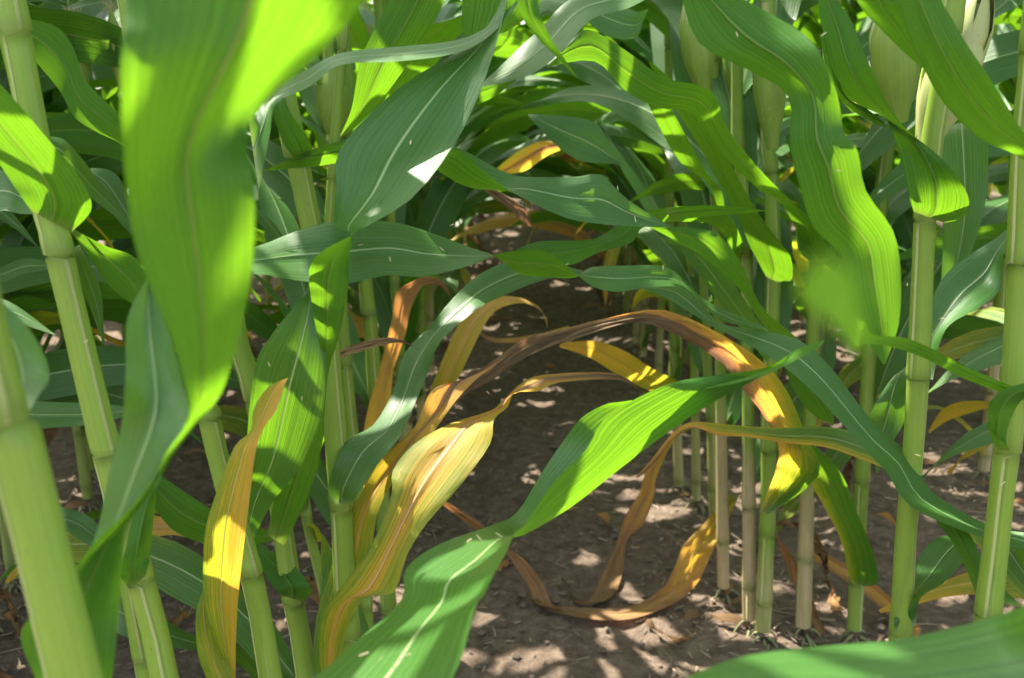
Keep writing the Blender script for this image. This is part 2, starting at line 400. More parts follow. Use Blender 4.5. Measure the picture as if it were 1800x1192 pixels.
# ------------------------------------------------------------------ grown blades (shared meshes) for upper leaves and the plants behind
def grown_leaf(seed, ln=.78, w=.092, e0=68, droop=105, twist=0.0, sen=(0, 0, 1, 0, 0), ruf=.006, NV=20, crumple=0, pw=1.3, azw=.4):
    rr = random.Random(seed); r0 = .011
    V, U, SN, RB = [], [], [], []
    G = [0, .16, .34, .475, .5, .525, .66, .84, 1]
    p = Vector((r0, 0, 0)); az = 0.0; ph1, ph2 = rr.uniform(0, 6), rr.uniform(0, 6); rf = rr.uniform(2.5, 4.5)
    kink = rr.uniform(.3, .7)
    for i in range(NV+1):
        v = i/NV
        e = rad(e0 - droop*v**pw); az = azw*math.sin(v*3+ph1)*v
        d = Vector((math.cos(e)*math.cos(az), math.cos(e)*math.sin(az), math.sin(e)))
        side = Vector((-math.sin(az), math.cos(az), 0)); up = d.cross(side)*-1
        tw = twist*smooth((v-.12)/.6) + .25*math.sin(v*5+ph2)*smooth(v*3)
        sd = side*math.cos(tw) + up*math.sin(tw); nrm = up*math.cos(tw) - side*math.sin(tw)
        prof = (.60 + .40*smooth(v/.28))*(1-v**2.6*.985)
        wrap = 1-smooth(v/.10)
        for s in G:
            x = (2*s-1); a = abs(x); hw = w*.5*prof
            flat = p + sd*(x*hw) + nrm*(-.22*hw*(1-a)**1.1*1.0) + nrm*(ruf*a*a*math.sin(rf*6.283*v + (ph1 if s < .5 else ph2))*smooth(v*4))
            if crumple:
                flat += nrm*(crumple*mn.noise(Vector((s*5, v*22, seed*3.1)))) + sd*(crumple*mn.noise(Vector((s*7, v*18, 5+seed))))
            if wrap > 0:
                an = x*1.75; rr_ = r0*1.25
                wr = Vector((math.cos(an)*rr_, math.sin(an)*rr_, p.z + .012*a*a))
                flat = flat.lerp(wr, wrap)
            V.append(flat); U.append((s, v*ln)); SN.append(senval(sen, v, s))
            rb = ribval(s, v, .05)
            if v < .02: rb = max(rb, .5)
            RB.append(rb)
        p = p + d*(ln/NV)
    g = len(G); F = []
    for i in range(NV):
        for j in range(g-1):
            a = i*g+j; F.append((a, a+g, a+g+1, a+1))
    me = mesh_from('leaf', V, F, M_LEAF, U, {'sen': SN, 'rib': RB})
    return me, V
GREEN = [grown_leaf(100+i, ln=R_.uniform(.66, .88), w=R_.uniform(.080, .100), e0=R_.uniform(58, 76), droop=R_.uniform(85, 130), twist=R_.choice((-1, 1))*R_.uniform(.1, 1.6), ruf=R_.uniform(.004, .009)) for i in range(16)]
LOWG = [grown_leaf(200+i, ln=R_.uniform(.5, .7), w=.075, e0=R_.uniform(45, 65), droop=R_.uniform(100, 140), twist=R_.uniform(-1.2, 1.2), sen=(0, .55, 1.5, .1, R_.uniform(0, .2))) for i in range(5)]
YELL = [grown_leaf(300+i, ln=R_.uniform(.42, .62), w=.062, e0=R_.uniform(35, 60), droop=R_.uniform(110, 150), twist=R_.uniform(-2.2, 2.2), sen=(R_.uniform(.25, .45), R_.uniform(.8, 1.0), .8, .05, .1), crumple=.006) for i in range(6)]
DEAD = [grown_leaf(400+i, ln=R_.uniform(.26, .42), w=.032, e0=R_.uniform(0, 40), droop=R_.uniform(100, 150), twist=R_.uniform(-4, 4), sen=(R_.choice((.74, .86, .92)), R_.uniform(.85, 1), 1, .05, .1), crumple=.016, pw=.7) for i in range(6)]

CORR = [(880, 275), (960, 275), (985, 430), (1060, 560), (1150, 720), (1215, 900), (1330, 1192), (830, 1192), (760, 900), (775, 720), (830, 560), (870, 430)]
def in_poly(x, y, P=CORR):
    c = False; j = len(P)-1
    for i in range(len(P)):
        if (P[i][1] > y) != (P[j][1] > y) and x < (P[j][0]-P[i][0])*(y-P[i][1])/(P[j][1]-P[i][1])+P[i][0]: c = not c
        j = i
    return c
def placement_ok(V, M, near, corrdep, strict=False):
    """a grown blade may not hang between the lens and the plants the photograph shows"""
    inn = cor = 0
    for v in V[::4]:
        q = proj(M @ v)
        if q is None:
            if (M @ v - CAM).length < .3: return False
            continue
        if (M @ v - CAM).length < .22: return False
        if -20 < q[0] < 1820 and -20 < q[1] < 1212:
            if q[2] < near: inn += 1
            if q[2] < (corrdep if q[1] > 440 else 3.0) and in_poly(q[0], q[1]): cor += 1
    return inn == 0 and cor <= 2

AUTO = []; FIELD = []
def grow_leaf(plant, kind, z, az, sc_=1.0, near=0, corrdep=7.5, pos=None, tries=12, rnd=R_, tiltx=0):
    for t in range(tries):
        me, V = rnd.choice(kind)
        base = (pos if pos is not None else Vector((0, 0, z)))
        a = az + rnd.gauss(0, .35)*(1+t*.5) + (math.pi if t % 4 == 3 else 0)
        M = Matrix.Translation(base) @ Matrix.Rotation(a, 4, 'Z') @ Matrix.Rotation(tiltx + rnd.gauss(0, .08), 4, 'Y') @ Matrix.Scale(sc_*rnd.uniform(.88, 1.1)*(1-.03*t), 4)
        W = Matrix.Translation(plant.location) @ plant.rotation_euler.to_matrix().to_4x4() @ M
        if placement_ok(V, W, near, corrdep):
            o = addobj('leaf', me, plant); o.matrix_local = M
            AUTO.append(o); return o
    return None

def plant_empty(x, y, label, group=None, z=0):
    o = bpy.data.objects.new('maize_plant', None); o.location = (x, y, z); o.empty_display_size = .1
    o['label'] = label; o['category'] = 'maize plant'
    if group: o['group'] = group
    return link(o)

#STRUCT
# ------------------------------------------------------------------ ground
def ground_height(x, y):
    h = .012*mn.noise(Vector((x*5, y*5, 0))) + .008*mn.noise(Vector((x*17, y*17, 3))) + .005*mn.noise(Vector((x*43, y*43, 7))) + .0025*mn.noise(Vector((x*110, y*110, 9)))
    for rx in (-.28, .43, -1.0, 1.12): h += .018*math.exp(-((x-rx)/.10)**2)
    return h
def build_ground():
    xs = [-60, -25, -10, -5]; x = -3.2
    while x < -1.0: xs.append(x); x += .05
    while x < 1.2: xs.append(x); x += .0125
    while x < 3.2: xs.append(x); x += .05
    xs += [5, 10, 25, 60]
    ys = [-20, -5, -2]; y = -.8
    while y < 1.0: ys.append(y); y += .05
    while y < 3.4: ys.append(y); y += .0125
    while y < 6: ys.append(y); y += .03
    while y < 16: ys.append(y); y += .12
    ys += [20, 30, 60, 120, 250]
    V = [(a, b, ground_height(a, b) - .004 if abs(a) < 5 and -2 < b < 17 else -.004) for b in ys for a in xs]
    n = len(xs); F = [(j*n+i, j*n+i+1, (j+1)*n+i+1, (j+1)*n+i) for j in range(len(ys)-1) for i in range(n-1)]
    o = addobj('ground', mesh_from('ground', V, F, M_SOIL)); o['kind'] = 'structure'
build_ground()

# ------------------------------------------------------------------ plants the photograph shows one by one
PL = {}
def hero(key, pts, Y, width, label, nodes_px=(), dry=(0, 0), r_top=None, top=2.15, upper=5, zup=1.55, azs=None, group=None, roots=False):
    """pts: spots of the stalk in the photograph, top to bottom, on the vertical plane y = Y"""
    W = [at(px, py, Y) for px, py in pts][::-1]           # bottom to top
    lo = W[0]
    if lo.z > 0.01:
        d = (W[0]-W[1]); d = d/(-d.z) if d.z < 0 else Vector((0, 0, -1))
        d.x *= .6; W.insert(0, lo + d*lo.z)
    else: W[0] = W[0] + (W[1]-W[0])*((0-W[0].z)/(W[1].z-W[0].z))
    W[0].z = -.02
    hi = W[-1]; d = (W[-1]-W[-2]); d = d/max(d.z, .01)
    if hi.z < top-.1:
        W.append(Vector((hi.x + d.x*(top-hi.z)*.55, hi.y, top)))
    W = [Vector(q) for q in catmull([tuple(q) for q in W], 5)]
    dep = math.hypot(Y, .4); mid = at(*pts[len(pts)//2], Y); dd = proj(mid)[2]
    r = width/FP*dd/2
    base = Vector((W[0].x, W[0].y, 0))
    pl = plant_empty(base.x, base.y, label, group)
    nodes = [at(px, py, Y).z for px, py in nodes_px]
    z = (min(nodes) if nodes else .30) - .16
    low = []
    while z > .03: low.append(z); z -= .14
    z = (max(nodes) if nodes else .16) + .17
    hn = []
    while z < top-.05: hn.append(z); z += .17
    nodes = sorted(low + nodes + hn)
    me = stalk_mesh([q-base for q in W], r*1.03, r_top or r*.55, nodes, dry=dry, seg=20, seed=len(PL))
    addobj('stalk', me, pl)
    PL[key] = dict(e=pl, path=W, Y=Y, nodes=nodes, r=r, zup=zup, upper=upper, azs=azs)
    if roots: addobj('brace_root', ROOTS[len(PL) % 3], pl)
    return pl
GL = 'maize stalks standing in the left row'; GR = 'maize stalks standing in the right row'
hero('fl', [(-40, 560), (20, 800), (100, 1060)], .41, 108, 'nearest maize plant at the lower left corner with a very thick stalk', [(18, 735)], upper=3)
hero('a', [(78, 330), (90, 385), (187, 790), (245, 1010), (290, 1192)], .80, 56, 'maize plant with pale collar beside the big hanging leaf, left foreground', [(187, 792), (250, 1015)], upper=4)
hero('s1', [(-5, -40), (12, 50), (46, 200), (95, 400), (185, 800)], 1.04, 42, 'maize plant with shaded stalk cut by the top left corner', [(12, 22)], upper=3)
hero('b', [(340, 620), (365, 720), (395, 850), (437, 990), (476, 1192)], .93, 46, 'maize plant right behind the long yellow hanging leaf', [(437, 1005)], upper=4)
hero('c', [(408, 540), (425, 610), (446, 692), (465, 780), (488, 870), (515, 1050), (540, 1192)], 1.08, 41, 'maize plant with node showing beside the yellow leaf tip and curled leaf collar below', [(446, 700), (515, 1055)], upper=5)
hero('d', [(490, 120), (510, 220), (525, 290), (548, 400), (570, 520), (580, 640), (590, 760), (600, 880), (606, 1000)], 1.02, 47, 'maize plant behind the big upright blade left of the path', [(522, 275), (600, 890)], upper=4)
hero('e', [(560, 620), (545, 700), (534, 800), (538, 905), (572, 1050), (585, 1130)], 1.40, 19, 'slender maize plant with bright yellow green leaf, left row', [(538, 908)], upper=4)
hero('f', [(640, 470), (650, 550), (660, 690), (668, 800), (676, 930)], 1.72, 27, 'maize plant beside the orange drooping dry leaf', [(650, 550)], upper=4)
hero('g', [(598, 480), (605, 600), (618, 740), (632, 900)], 1.55, 23, 'thin maize plant between the big blade and the orange dry leaf', [(606, 640)], upper=4)
hero('h', [(690, 430), (697, 520), (704, 640), (712, 780), (722, 900)], 2.1, 20, 'maize plant carrying dead orange lower leaves at the left edge of the path', [(700, 500)], dry=(.6, .25), upper=4)
hero('r0', [(1806, 200), (1796, 400), (1780, 700), (1757, 900), (1735, 1090)], .84, 52, 'maize plant with thick stalk at the right edge of the picture', [(1775, 790), (1740, 1075)], upper=3)
hero('r1', [(1672, 40), (1645, 200), (1627, 380), (1612, 700), (1588, 1000), (1583, 1115)], .97, 44, 'thick maize plant with broad pale collar and an ear, right foreground', [(1630, 385), (1608, 662), (1583, 1110)], upper=4)
def gY(px, py): return ground(px, py).y
hero('r2', [(1452, 200), (1436, 460), (1425, 700), (1412, 1132)], gY(1412, 1132), 28, 'maize plant with greyish dry sheath low on its stalk, right row', [(1435, 462), (1420, 980)], dry=(.8, .26), roots=True)
hero('r3', [(1350, 200), (1354, 280), (1360, 480), (1352, 700), (1350, 900), (1340, 1140)], gY(1340, 1140), 28, 'maize plant with lit yellow green stalk and an ear above, right row', [(1358, 482), (1352, 790)], dry=(.5, .12), roots=True)
hero('r4', [(1296, 150), (1303, 300), (1312, 450), (1316, 750), (1318, 1120)], gY(1318, 1120), 25, 'maize plant with tan dry sheaths, second from the path, right row', [(1310, 445), (1318, 890), (1318, 1030)], dry=(.9, .30), roots=True)
hero('r5', [(1255, 200), (1262, 400), (1268, 750), (1273, 1062)], gY(1273, 1062), 22, 'maize plant with splayed pale brace roots in a sun spot, right row', [(1268, 610), (1271, 950)], dry=(.9, .34), roots=True)
hero('r6', [(1236, 300), (1242, 600), (1250, 750), (1256, 935)], gY(1256, 935), 17, 'thin maize plant with brace roots in front of the far right row', [(1252, 860)], dry=(.4, .2), roots=True)
hero('r7', [(1212, 300), (1220, 600), (1226, 905)], gY(1226, 905), 16, 'maize plant standing at the right edge of the path behind its neighbour', [(1226, 845)], dry=(.5, .2), roots=True)
hero('r8', [(1176, 300), (1186, 600), (1195, 872)], gY(1195, 872), 17, 'maize plant on the right row where the dead leaf tip touches', [(1195, 845)], dry=(.6, .2), roots=True)
hero('r9', [(1572, 160), (1552, 330), (1530, 600), (1515, 845), (1501, 1138)], gY(1501, 1138), 27, 'maize plant with folded yellow edged leaf low on its stalk', [(1548, 335), (1516, 845), (1510, 1022)], dry=(.1, .1), roots=True)
hero('r10', [(1760, 500), (1748, 640), (1727, 852)], gY(1727, 852), 20, 'maize plant with dry foot standing in the second row on the right', [(1735, 800)], dry=(.8, .3), roots=True)
def P(k): return PL[k]['e']
#LEAVES
GRN = (0, 0, 1, 0, 0)
# left foreground
traced_leaf(P('fl'), [(150, -420, 820, -380), (190, -200, 740, -190), (222, 0, 640, 0), (214, 110, 560, 98), (218, 300, 440, 212), (236, 430, 447, 330), (262, 500, 444, 470), (300, 590, 420, 590), (322, 670, 390, 690), (331, 735, 345, 745), (290, 800, 305, 800), (268, 850, 272, 852)],
            [.36, .37, .38, .38, .385, .39, .40, .41, .42, .43, .44, .45], w=.105, tilt=.9, cup=.16, collar=False, flip=True, label='large blurred hanging blade')
traced_leaf(P('fl'), [(258, 490, 262, 492), (224, 560, 300, 595), (221, 650, 322, 680), (214, 740, 329, 735), (192, 830, 280, 845), (165, 950, 228, 915), (110, 1030, 150, 985), (37, 1108, 44, 1100)],
            [.50, .49, .47, .46, .46, .46, .46, .46], w=.085, tilt=-.6, cup=.12, collar=False, flip=False)
traced_leaf(P('fl'), [(82, 1260, 190, 1260), (62, 1192, 197, 1192), (38, 1110, 206, 1110), (100, 1040, 214, 1010), (165, 955, 222, 930), (232, 890, 250, 880), (290, 815, 296, 812)],
            [.47, .465, .46, .46, .455, .45, .445], w=.085, tilt=.4, cup=.25, flip=True, collar=False)
traced_leaf(P('a'), [(56, 372, 126, 408), (30, 335, 161, 366), (0, 290, 140, 312), (-40, 240, 85, 245), (-90, 180, 10, 158), (-160, 110, -80, 60)], [.79, .77, .75, .73, .70, .68], w=.10, tilt=-.4, cup=-.25, flip=True)
traced_leaf(P('s1'), [(22, 60, 24, 28), (60, 105, 95, 45), (105, 160, 128, 82), (130, 205, 150, 140), (170, 232, 196, 188), (215, 255, 216, 212), (262, 300, 264, 280)], [1.02, 1.0, .98, .96, .95, .95, .95], w=.085, tilt=.6, cup=-.1, flip=True)
traced_leaf(P('a'), [(60, 262, 78, 240), (100, 285, 112, 245), (125, 318, 145, 280), (165, 352, 178, 325), (240, 408, 243, 402)], [.98, 1.0, 1.02, 1.05, 1.08], w=.075, tilt=.6)
traced_leaf(P('a'), [(150, 305, 160, 295), (175, 340, 198, 302), (205, 385, 225, 340), (260, 440, 262, 430)], 1.15, w=.075, tilt=.6)
traced_leaf(P('s1'), [(-60, 300, -60, 400), (10, 300, 0, 372), (60, 330, 40, 376), (120, 372, 118, 380)], .9, w=.085, tilt=.6)
traced_leaf(P('fl'), [(22, 727, 50, 724), (8, 690, 70, 692), (-10, 640, 87, 662), (-30, 590, 72, 612), (-60, 560, 32, 556), (-120, 520, -40, 500)], [.42, .43, .44, .45, .46, .47], w=.08, tilt=-.5, cup=-.3, flip=False)
traced_leaf(P('fl'), [(-90, 500, -90, 560), (-20, 518, -20, 552), (30, 538, 40, 570), (97, 588, 98, 590)], .78, w=.05, tilt=.4)
traced_leaf(P('s1'), [(-20, 700, -20, 760), (40, 703, 45, 756), (100, 707, 102, 751), (160, 709, 160, 747), (235, 715, 235, 728)], .96, w=.075, tilt=.7)
traced_leaf(P('a'), [(120, 440, 140, 430), (135, 480, 165, 480), (158, 540, 179, 520), (176, 590, 182, 575), (184, 612, 185, 611)], 1.0, w=.06, tilt=.7)
traced_leaf(P('s1'), [(122, 405, 124, 400), (160, 455, 185, 432), (195, 505, 236, 452), (240, 540, 262, 500), (300, 585, 302, 580)], .98, w=.085, tilt=.6, flip=True)
traced_leaf(P('s1'), [(-40, 500, -40, 478), (0, 497, 0, 470), (40, 483, 40, 455), (72, 476, 78, 458), (130, 470, 132, 466)], 1.1, w=.05, tilt=.6)
traced_leaf(P('b'), [(480, 950, 480, 935), (420, 965, 420, 915), (368, 958, 370, 894), (305, 932, 330, 868), (262, 880, 285, 838), (225, 830, 230, 812)], 1.08, w=.085, tilt=.6, flip=True)
traced_leaf(P('b'), [(200, 1110, 202, 1030), (255, 1132, 262, 1072), (345, 1144, 345, 1118), (400, 1155, 410, 1128), (450, 1200, 462, 1180), (500, 1290, 520, 1270)], 1.12, w=.09, tilt=.6)
traced_leaf(P('a'), [(228, 1036, 256, 1012), (212, 1010, 262, 985), (222, 960, 268, 930), (236, 905, 272, 895), (262, 862, 276, 852)], [.78, .77, .77, .78, .79], w=.07, tilt=-.8, cup=-.3, flip=True)
traced_leaf(P('b'), [(230, 903, 230, 950), (266, 905, 266, 945), (310, 917, 310, 941), (360, 948, 360, 957), (420, 985, 420, 990)], 1.2, w=.05, tilt=.5, sen=(.55, .6, 1, 0, .2))
traced_leaf(P('b'), [(100, 890, 102, 930), (135, 898, 120, 935), (165, 915, 150, 955), (200, 965, 195, 975)], 1.15, w=.06, tilt=.6)
traced_leaf(P('c'), [(494, 1048, 534, 1057), (478, 1028, 547, 1036), (462, 1004, 524, 1002), (450, 980, 490, 978), (430, 950, 445, 945)], [1.07, 1.06, 1.08, 1.1, 1.12], w=.07, tilt=-.5, cup=-.2, flip=True)
traced_leaf(P('e'), [(512, 907, 541, 898), (509, 870, 546, 858), (525, 800, 560, 800), (548, 740, 581, 745), (568, 690, 584, 690), (577, 655, 584, 652)], 1.38, w=.07, tilt=-.6, flip=True, cup=-.2)
# the large upright blades left of the path
traced_leaf(P('d'), [(500, 960, 470, 940), (560, 820, 500, 800), (576, 662, 562, 650), (598, 585, 553, 565), (612, 500, 543, 475), (613, 450, 572, 438), (619, 414, 617, 416), (588, 395, 640, 400), (592, 330, 722, 350), (600, 258, 798, 256), (700, 155, 844, 162), (818, 82, 872, 78), (872, 22, 890, 5), (893, -60, 900, -62)],
            [1.0, .95, .90, .84, .81, .81, .81, .82, .84, .88, .92, .96, 1.0, 1.02], w=.14, tilt=[.3, .3, .6, -.6, -.8, -.9, -1, -.8, -.5, -.4, -.5, -.6, -.7, -.7], cup=.10, ref=(8, 13), label='broad upright blade')
traced_leaf(P('c'), [(425, 945, 440, 960), (420, 880, 478, 885), (432, 790, 530, 818), (448, 645, 565, 730), (478, 588, 574, 640), (520, 535, 565, 560), (547, 500, 549, 498)],
            [1.04, .98, .92, .88, .87, .88, .90], w=.10, tilt=.5, cup=.14)
# long thin leaf crossing behind
traced_leaf(P('s1'), [(436, 205, 455, 335), (452, 195, 474, 240), (478, 158, 486, 182), (540, 122, 545, 152), (600, 93, 600, 114), (700, 82, 700, 108), (800, 71, 800, 94), (858, 46, 862, 62), (910, 0, 912, 5)], [.85, .86, .88, .9, .92, .93, .95, .97, 1.0], w=.085, tilt=.7)
traced_leaf(P('d'), [(516, 276, 545, 270), (500, 255, 546, 250), (486, 220, 512, 200), (478, 190, 500, 165), (480, 150, 500, 120)], [1.0, .98, .98, 1.0, 1.03], w=.08, tilt=-.7, cup=-.3, flip=True)
traced_leaf(P('e'), [(700, 252, 700, 240), (640, 276, 640, 242), (560, 292, 600, 248), (510, 296, 540, 266), (462, 302, 464, 300)], .99, w=.06, tilt=.6, flip=True)
# horizontal blades over the path
traced_leaf(P('a'), [(300, 520, 300, 450), (380, 500, 380, 438), (448, 482, 448, 434), (520, 493, 525, 405), (605, 499, 600, 388), (680, 484, 690, 390), (745, 486, 755, 408), (830, 466, 830, 436), (870, 448, 868, 449), (906, 441, 915, 482), (958, 440, 975, 488), (1000, 470, 1012, 488), (1040, 503, 1038, 470), (1085, 513, 1100, 467), (1140, 506, 1165, 468), (1200, 506, 1198, 488), (1245, 545, 1240, 528), (1275, 566, 1300, 556), (1345, 579, 1347, 576)],
            [.78, .80, .82, .85, .86, .88, .9, .92, .93, .94, .95, .96, .97, .98, 1.0, 1.02, 1.03, 1.04, 1.05], w=.095, tilt=.6, cup=.10, label='long twisted blade crossing the path')
traced_leaf(P('d'), [(640, 250, 640, 210), (700, 262, 710, 235), (794, 259, 775, 303, 797, 257), (846, 297, 824, 329, 850, 283), (884, 327, 884, 333, 886, 302), (930, 354, 925, 311), (1000, 385, 1010, 311), (1060, 394, 1056, 308), (1110, 398, 1105, 352), (1180, 400, 1178, 397)],
            [1.0, .98, .97, .96, .96, .97, .98, .99, 1.0, 1.02], w=.095, tilt=.6, cup=.12, label='twisted blade above the path')
traced_leaf(P('r2'), [(1402, 640, 1455, 650), (1360, 592, 1405, 598), (1333, 560, 1340, 540), (1300, 508, 1302, 462), (1240, 456, 1268, 418), (1190, 425, 1240, 404), (1140, 398, 1142, 396)], [1.3, 1.18, 1.1, 1.06, 1.05, 1.04, 1.03], w=.085, tilt=.5, flip=True)
traced_leaf(P('r3'), [(1350, 640, 1365, 600), (1300, 575, 1330, 560), (1255, 520, 1290, 500), (1210, 455, 1240, 445), (1165, 420, 1175, 418)], [1.5, 1.3, 1.2, 1.15, 1.12], w=.08, tilt=.5)
traced_leaf(P('r4'), [(1300, 470, 1310, 440), (1260, 400, 1280, 380), (1180, 390, 1200, 362), (1130, 400, 1110, 380), (1110, 426, 1068, 408), (1050, 445, 1030, 422), (1000, 466, 950, 424), (940, 450, 908, 438)], [1.7, 1.5, 1.25, 1.1, 1.05, 1.0, .98, .98], w=.075, tilt=.6, flip=True)
traced_leaf(P('r3'), [(1180, 388, 1170, 366), (1240, 381, 1240, 361), (1300, 376, 1300, 365), (1348, 371, 1348, 370)], 1.15, w=.05, tilt=.4, flip=True)
traced_leaf(P('d'), [(590, 886, 614, 888), (577, 852, 630, 866), (608, 777, 665, 815), (655, 748, 702, 770), (690, 690, 724, 722), (712, 620, 748, 665), (752, 577, 775, 600), (800, 520, 838, 545), (850, 478, 880, 522), (920, 455, 962, 490), (1000, 470, 1052, 482), (1063, 488, 1065, 491)],
            [1.0, .99, 1.0, 1.03, 1.08, 1.12, 1.16, 1.2, 1.24, 1.28, 1.32, 1.35], w=.085, tilt=[-.6, -.6, .5, .5, .6, .6, .8, -.6, -.5, -.5, -.5, -.5])
traced_leaf(P('f'), [(688, 930, 712, 930), (712, 805, 738, 812), (740, 728, 766, 740), (775, 640, 812, 652), (808, 568, 842, 590), (850, 528, 872, 546), (902, 521, 922, 533), (948, 540, 956, 552), (962, 576, 963, 578)], [1.72, 1.7, 1.7, 1.7, 1.75, 1.8, 1.85, 1.9, 1.9], w=.08, tilt=.5, sen=(.25, .7, 1, .0, .12))
# blades at the top
traced_leaf(P('r5'), [(842, 155, 844, 150), (930, 132, 905, 92), (985, 92, 950, 50), (1040, 34, 1000, 0), (1110, 12, 1080, -30), (1200, -40, 1180, -90)], [1.0, 1.0, 1.02, 1.04, 1.06, 1.1], w=.095, tilt=.5)
traced_leaf(P('r2'), [(1427, 458, 1450, 455), (1375, 360, 1438, 402), (1330, 330, 1345, 308), (1270, 272, 1280, 228), (1218, 200, 1250, 160), (1160, 190, 1165, 135), (1100, 160, 1105, 92), (1045, 108, 1032, 52), (960, 118, 990, 90)], [1.62, 1.55, 1.4, 1.3, 1.22, 1.18, 1.14, 1.1, 1.08], w=.095, tilt=.5, flip=True)
traced_leaf(P('r5'), [(990, 95, 1000, 60), (1060, 100, 1090, 96), (1120, 150, 1150, 140), (1165, 235, 1185, 200), (1200, 290, 1240, 300), (1250, 330, 1270, 340), (1270, 420, 1274, 420)], [1.2, 1.25, 1.3, 1.4, 1.5, 1.6, 1.7], w=.085, tilt=.5, flip=True)
traced_leaf(P('d'), [(820, -60, 960, -60), (812, 20, 950, 5), (818, 64, 900, 50), (852, 62, 875, 60)], 1.1, w=.09, tilt=.5, flip=True)
traced_leaf(P('r2'), [(905, -30, 940, -40), (915, 25, 948, 20), (948, 70, 966, 62), (982, 104, 990, 100), (1014, 138, 1016, 137)], .92, w=.05, tilt=.6, flip=True, collar=False)
traced_leaf(P('f'), [(598, 238, 604, 240), (618, 190, 650, 200), (636, 100, 712, 120), (680, 10, 768, 30), (715, -60, 800, -50)], [1.2, 1.2, 1.2, 1.2, 1.2], w=.085, tilt=.5, flip=True)
traced_leaf(P('g'), [(640, 230, 655, 245), (690, 190, 715, 215), (760, 160, 790, 200), (840, 145, 860, 175), (905, 138, 908, 140)], 1.4, w=.08, tilt=.5, flip=True)
traced_leaf(P('r6'), [(928, 203, 930, 201), (972, 250, 990, 204), (1015, 281, 1045, 215), (1060, 287, 1070, 250), (1096, 290, 1098, 288)], 1.45, w=.08, tilt=.5)
traced_leaf(P('r7'), [(900, 306, 866, 302), (928, 298, 905, 270), (960, 275, 945, 250), (985, 264, 975, 248)], 1.9, w=.07, tilt=.5, sen=(.5, .6, 1, 0, .35), flip=True)
traced_leaf(P('r4'), [(1010, 12, 1010, -10), (1060, 60, 1090, 10), (1115, 68, 1120, 20), (1130, 40, 1140, 15)], 1.3, w=.08, tilt=.4)
# right foreground blades
traced_leaf(P('r1'), [(1150, -80, 1200, -110), (1192, -20, 1270, -25), (1228, 75, 1392, 45), (1320, 125, 1441, 92), (1386, 170, 1472, 165), (1388, 250, 1484, 232), (1404, 320, 1508, 265), (1430, 400, 1522, 335), (1480, 450, 1570, 405), (1492, 520, 1584, 480), (1520, 590, 1580, 570), (1552, 640, 1556, 640)],
            [.86, .85, .82, .8, .79, .78, .78, .79, .8, .8, .8, .8], w=.105, tilt=.5, cup=.14, flip=True, label='broad wavy hanging blade')
traced_leaf(P('r0'), [(1480, -60, 1575, -60), (1508, 5, 1585, 0), (1545, 48, 1605, 40), (1600, 102, 1625, 95), (1632, 126, 1634, 125)], .80, w=.09, tilt=.5, flip=True, collar=False)
traced_leaf(P('r0'), [(1850, 320, 1860, 300), (1790, 275, 1802, 236), (1720, 242, 1772, 190), (1658, 180, 1740, 138), (1618, 108, 1700, 78), (1590, 42, 1675, 35), (1577, -10, 1652, -5), (1560, -90, 1620, -90)], [.84, .8, .77, .75, .74, .74, .74, .74], w=.09, tilt=-.5, cup=.12, flip=True)
traced_leaf(P('r1'), [(1606, 372, 1662, 393), (1598, 345, 1694, 380), (1585, 285, 1702, 345), (1568, 232, 1662, 285), (1552, 205, 1588, 222), (1500, 178, 1552, 165), (1466, 138, 1522, 100), (1446, 55, 1498, 40), (1438, -5, 1470, -5), (1440, -80, 1452, -80)], [.96, .94, .93, .93, .94, .94, .94, .95, .96, .96], w=.09, tilt=[-.5, -.6, -.6, -.5, .8, .6, .5, .5, .5, .5], cup=-.12, flip=True, ref=(0, 3), label='blade with broad pale collar')
traced_leaf(P('r1'), [(1440, 60, 1455, 60), (1462, 150, 1482, 160), (1500, 195, 1530, 196), (1556, 226, 1562, 222)], .96, w=.05, tilt=.6, flip=True, collar=False)
traced_leaf(P('r1'), [(1590, 655, 1640, 668), (1610, 610, 1662, 580), (1650, 500, 1722, 541), (1702, 450, 1757, 510), (1762, 410, 1768, 440), (1830, 345, 1840, 360)], [.98, 1.0, 1.02, 1.04, 1.05, 1.06], w=.095, tilt=-.4, cup=.12, label='blade with a bright sun patch')
traced_leaf(P('r1'), [(1572, 660, 1600, 640), (1550, 690, 1592, 680), (1525, 740, 1590, 740), (1530, 780, 1560, 790), (1540, 830, 1544, 832)], 1.15, w=.08, tilt=.4)
traced_leaf(P('r1'), [(1640, 230, 1740, 200), (1650, 300, 1738, 260), (1658, 400, 1735, 340), (1655, 480, 1712, 430), (1652, 560, 1660, 560)], 1.18, w=.09, tilt=.3)
traced_leaf(P('r3'), [(1347, 487, 1366, 496), (1340, 474, 1378, 494), (1330, 455, 1393, 490), (1316, 428, 1390, 452), (1297, 380, 1368, 422), (1270, 330, 1330, 370), (1225, 250, 1270, 265), (1180, 180, 1215, 175), (1140, 110, 1144, 108)], [1.6, 1.59, 1.57, 1.55, 1.5, 1.45, 1.4, 1.35, 1.3], w=.10, tilt=-.5, cup=-.15, flip=True)
traced_leaf(P('r4'), [(1300, 444, 1318, 438), (1284, 425, 1306, 420), (1290, 395, 1325, 400), (1300, 350, 1330, 350), (1290, 290, 1310, 290)], 1.72, w=.08, tilt=-.5, flip=True)
traced_leaf(P('r2'), [(1423, 460, 1452, 462), (1404, 440, 1468, 442), (1400, 400, 1452, 390), (1408, 330, 1440, 320), (1380, 240, 1400, 230)], 1.62, w=.08, tilt=-.5, flip=True)
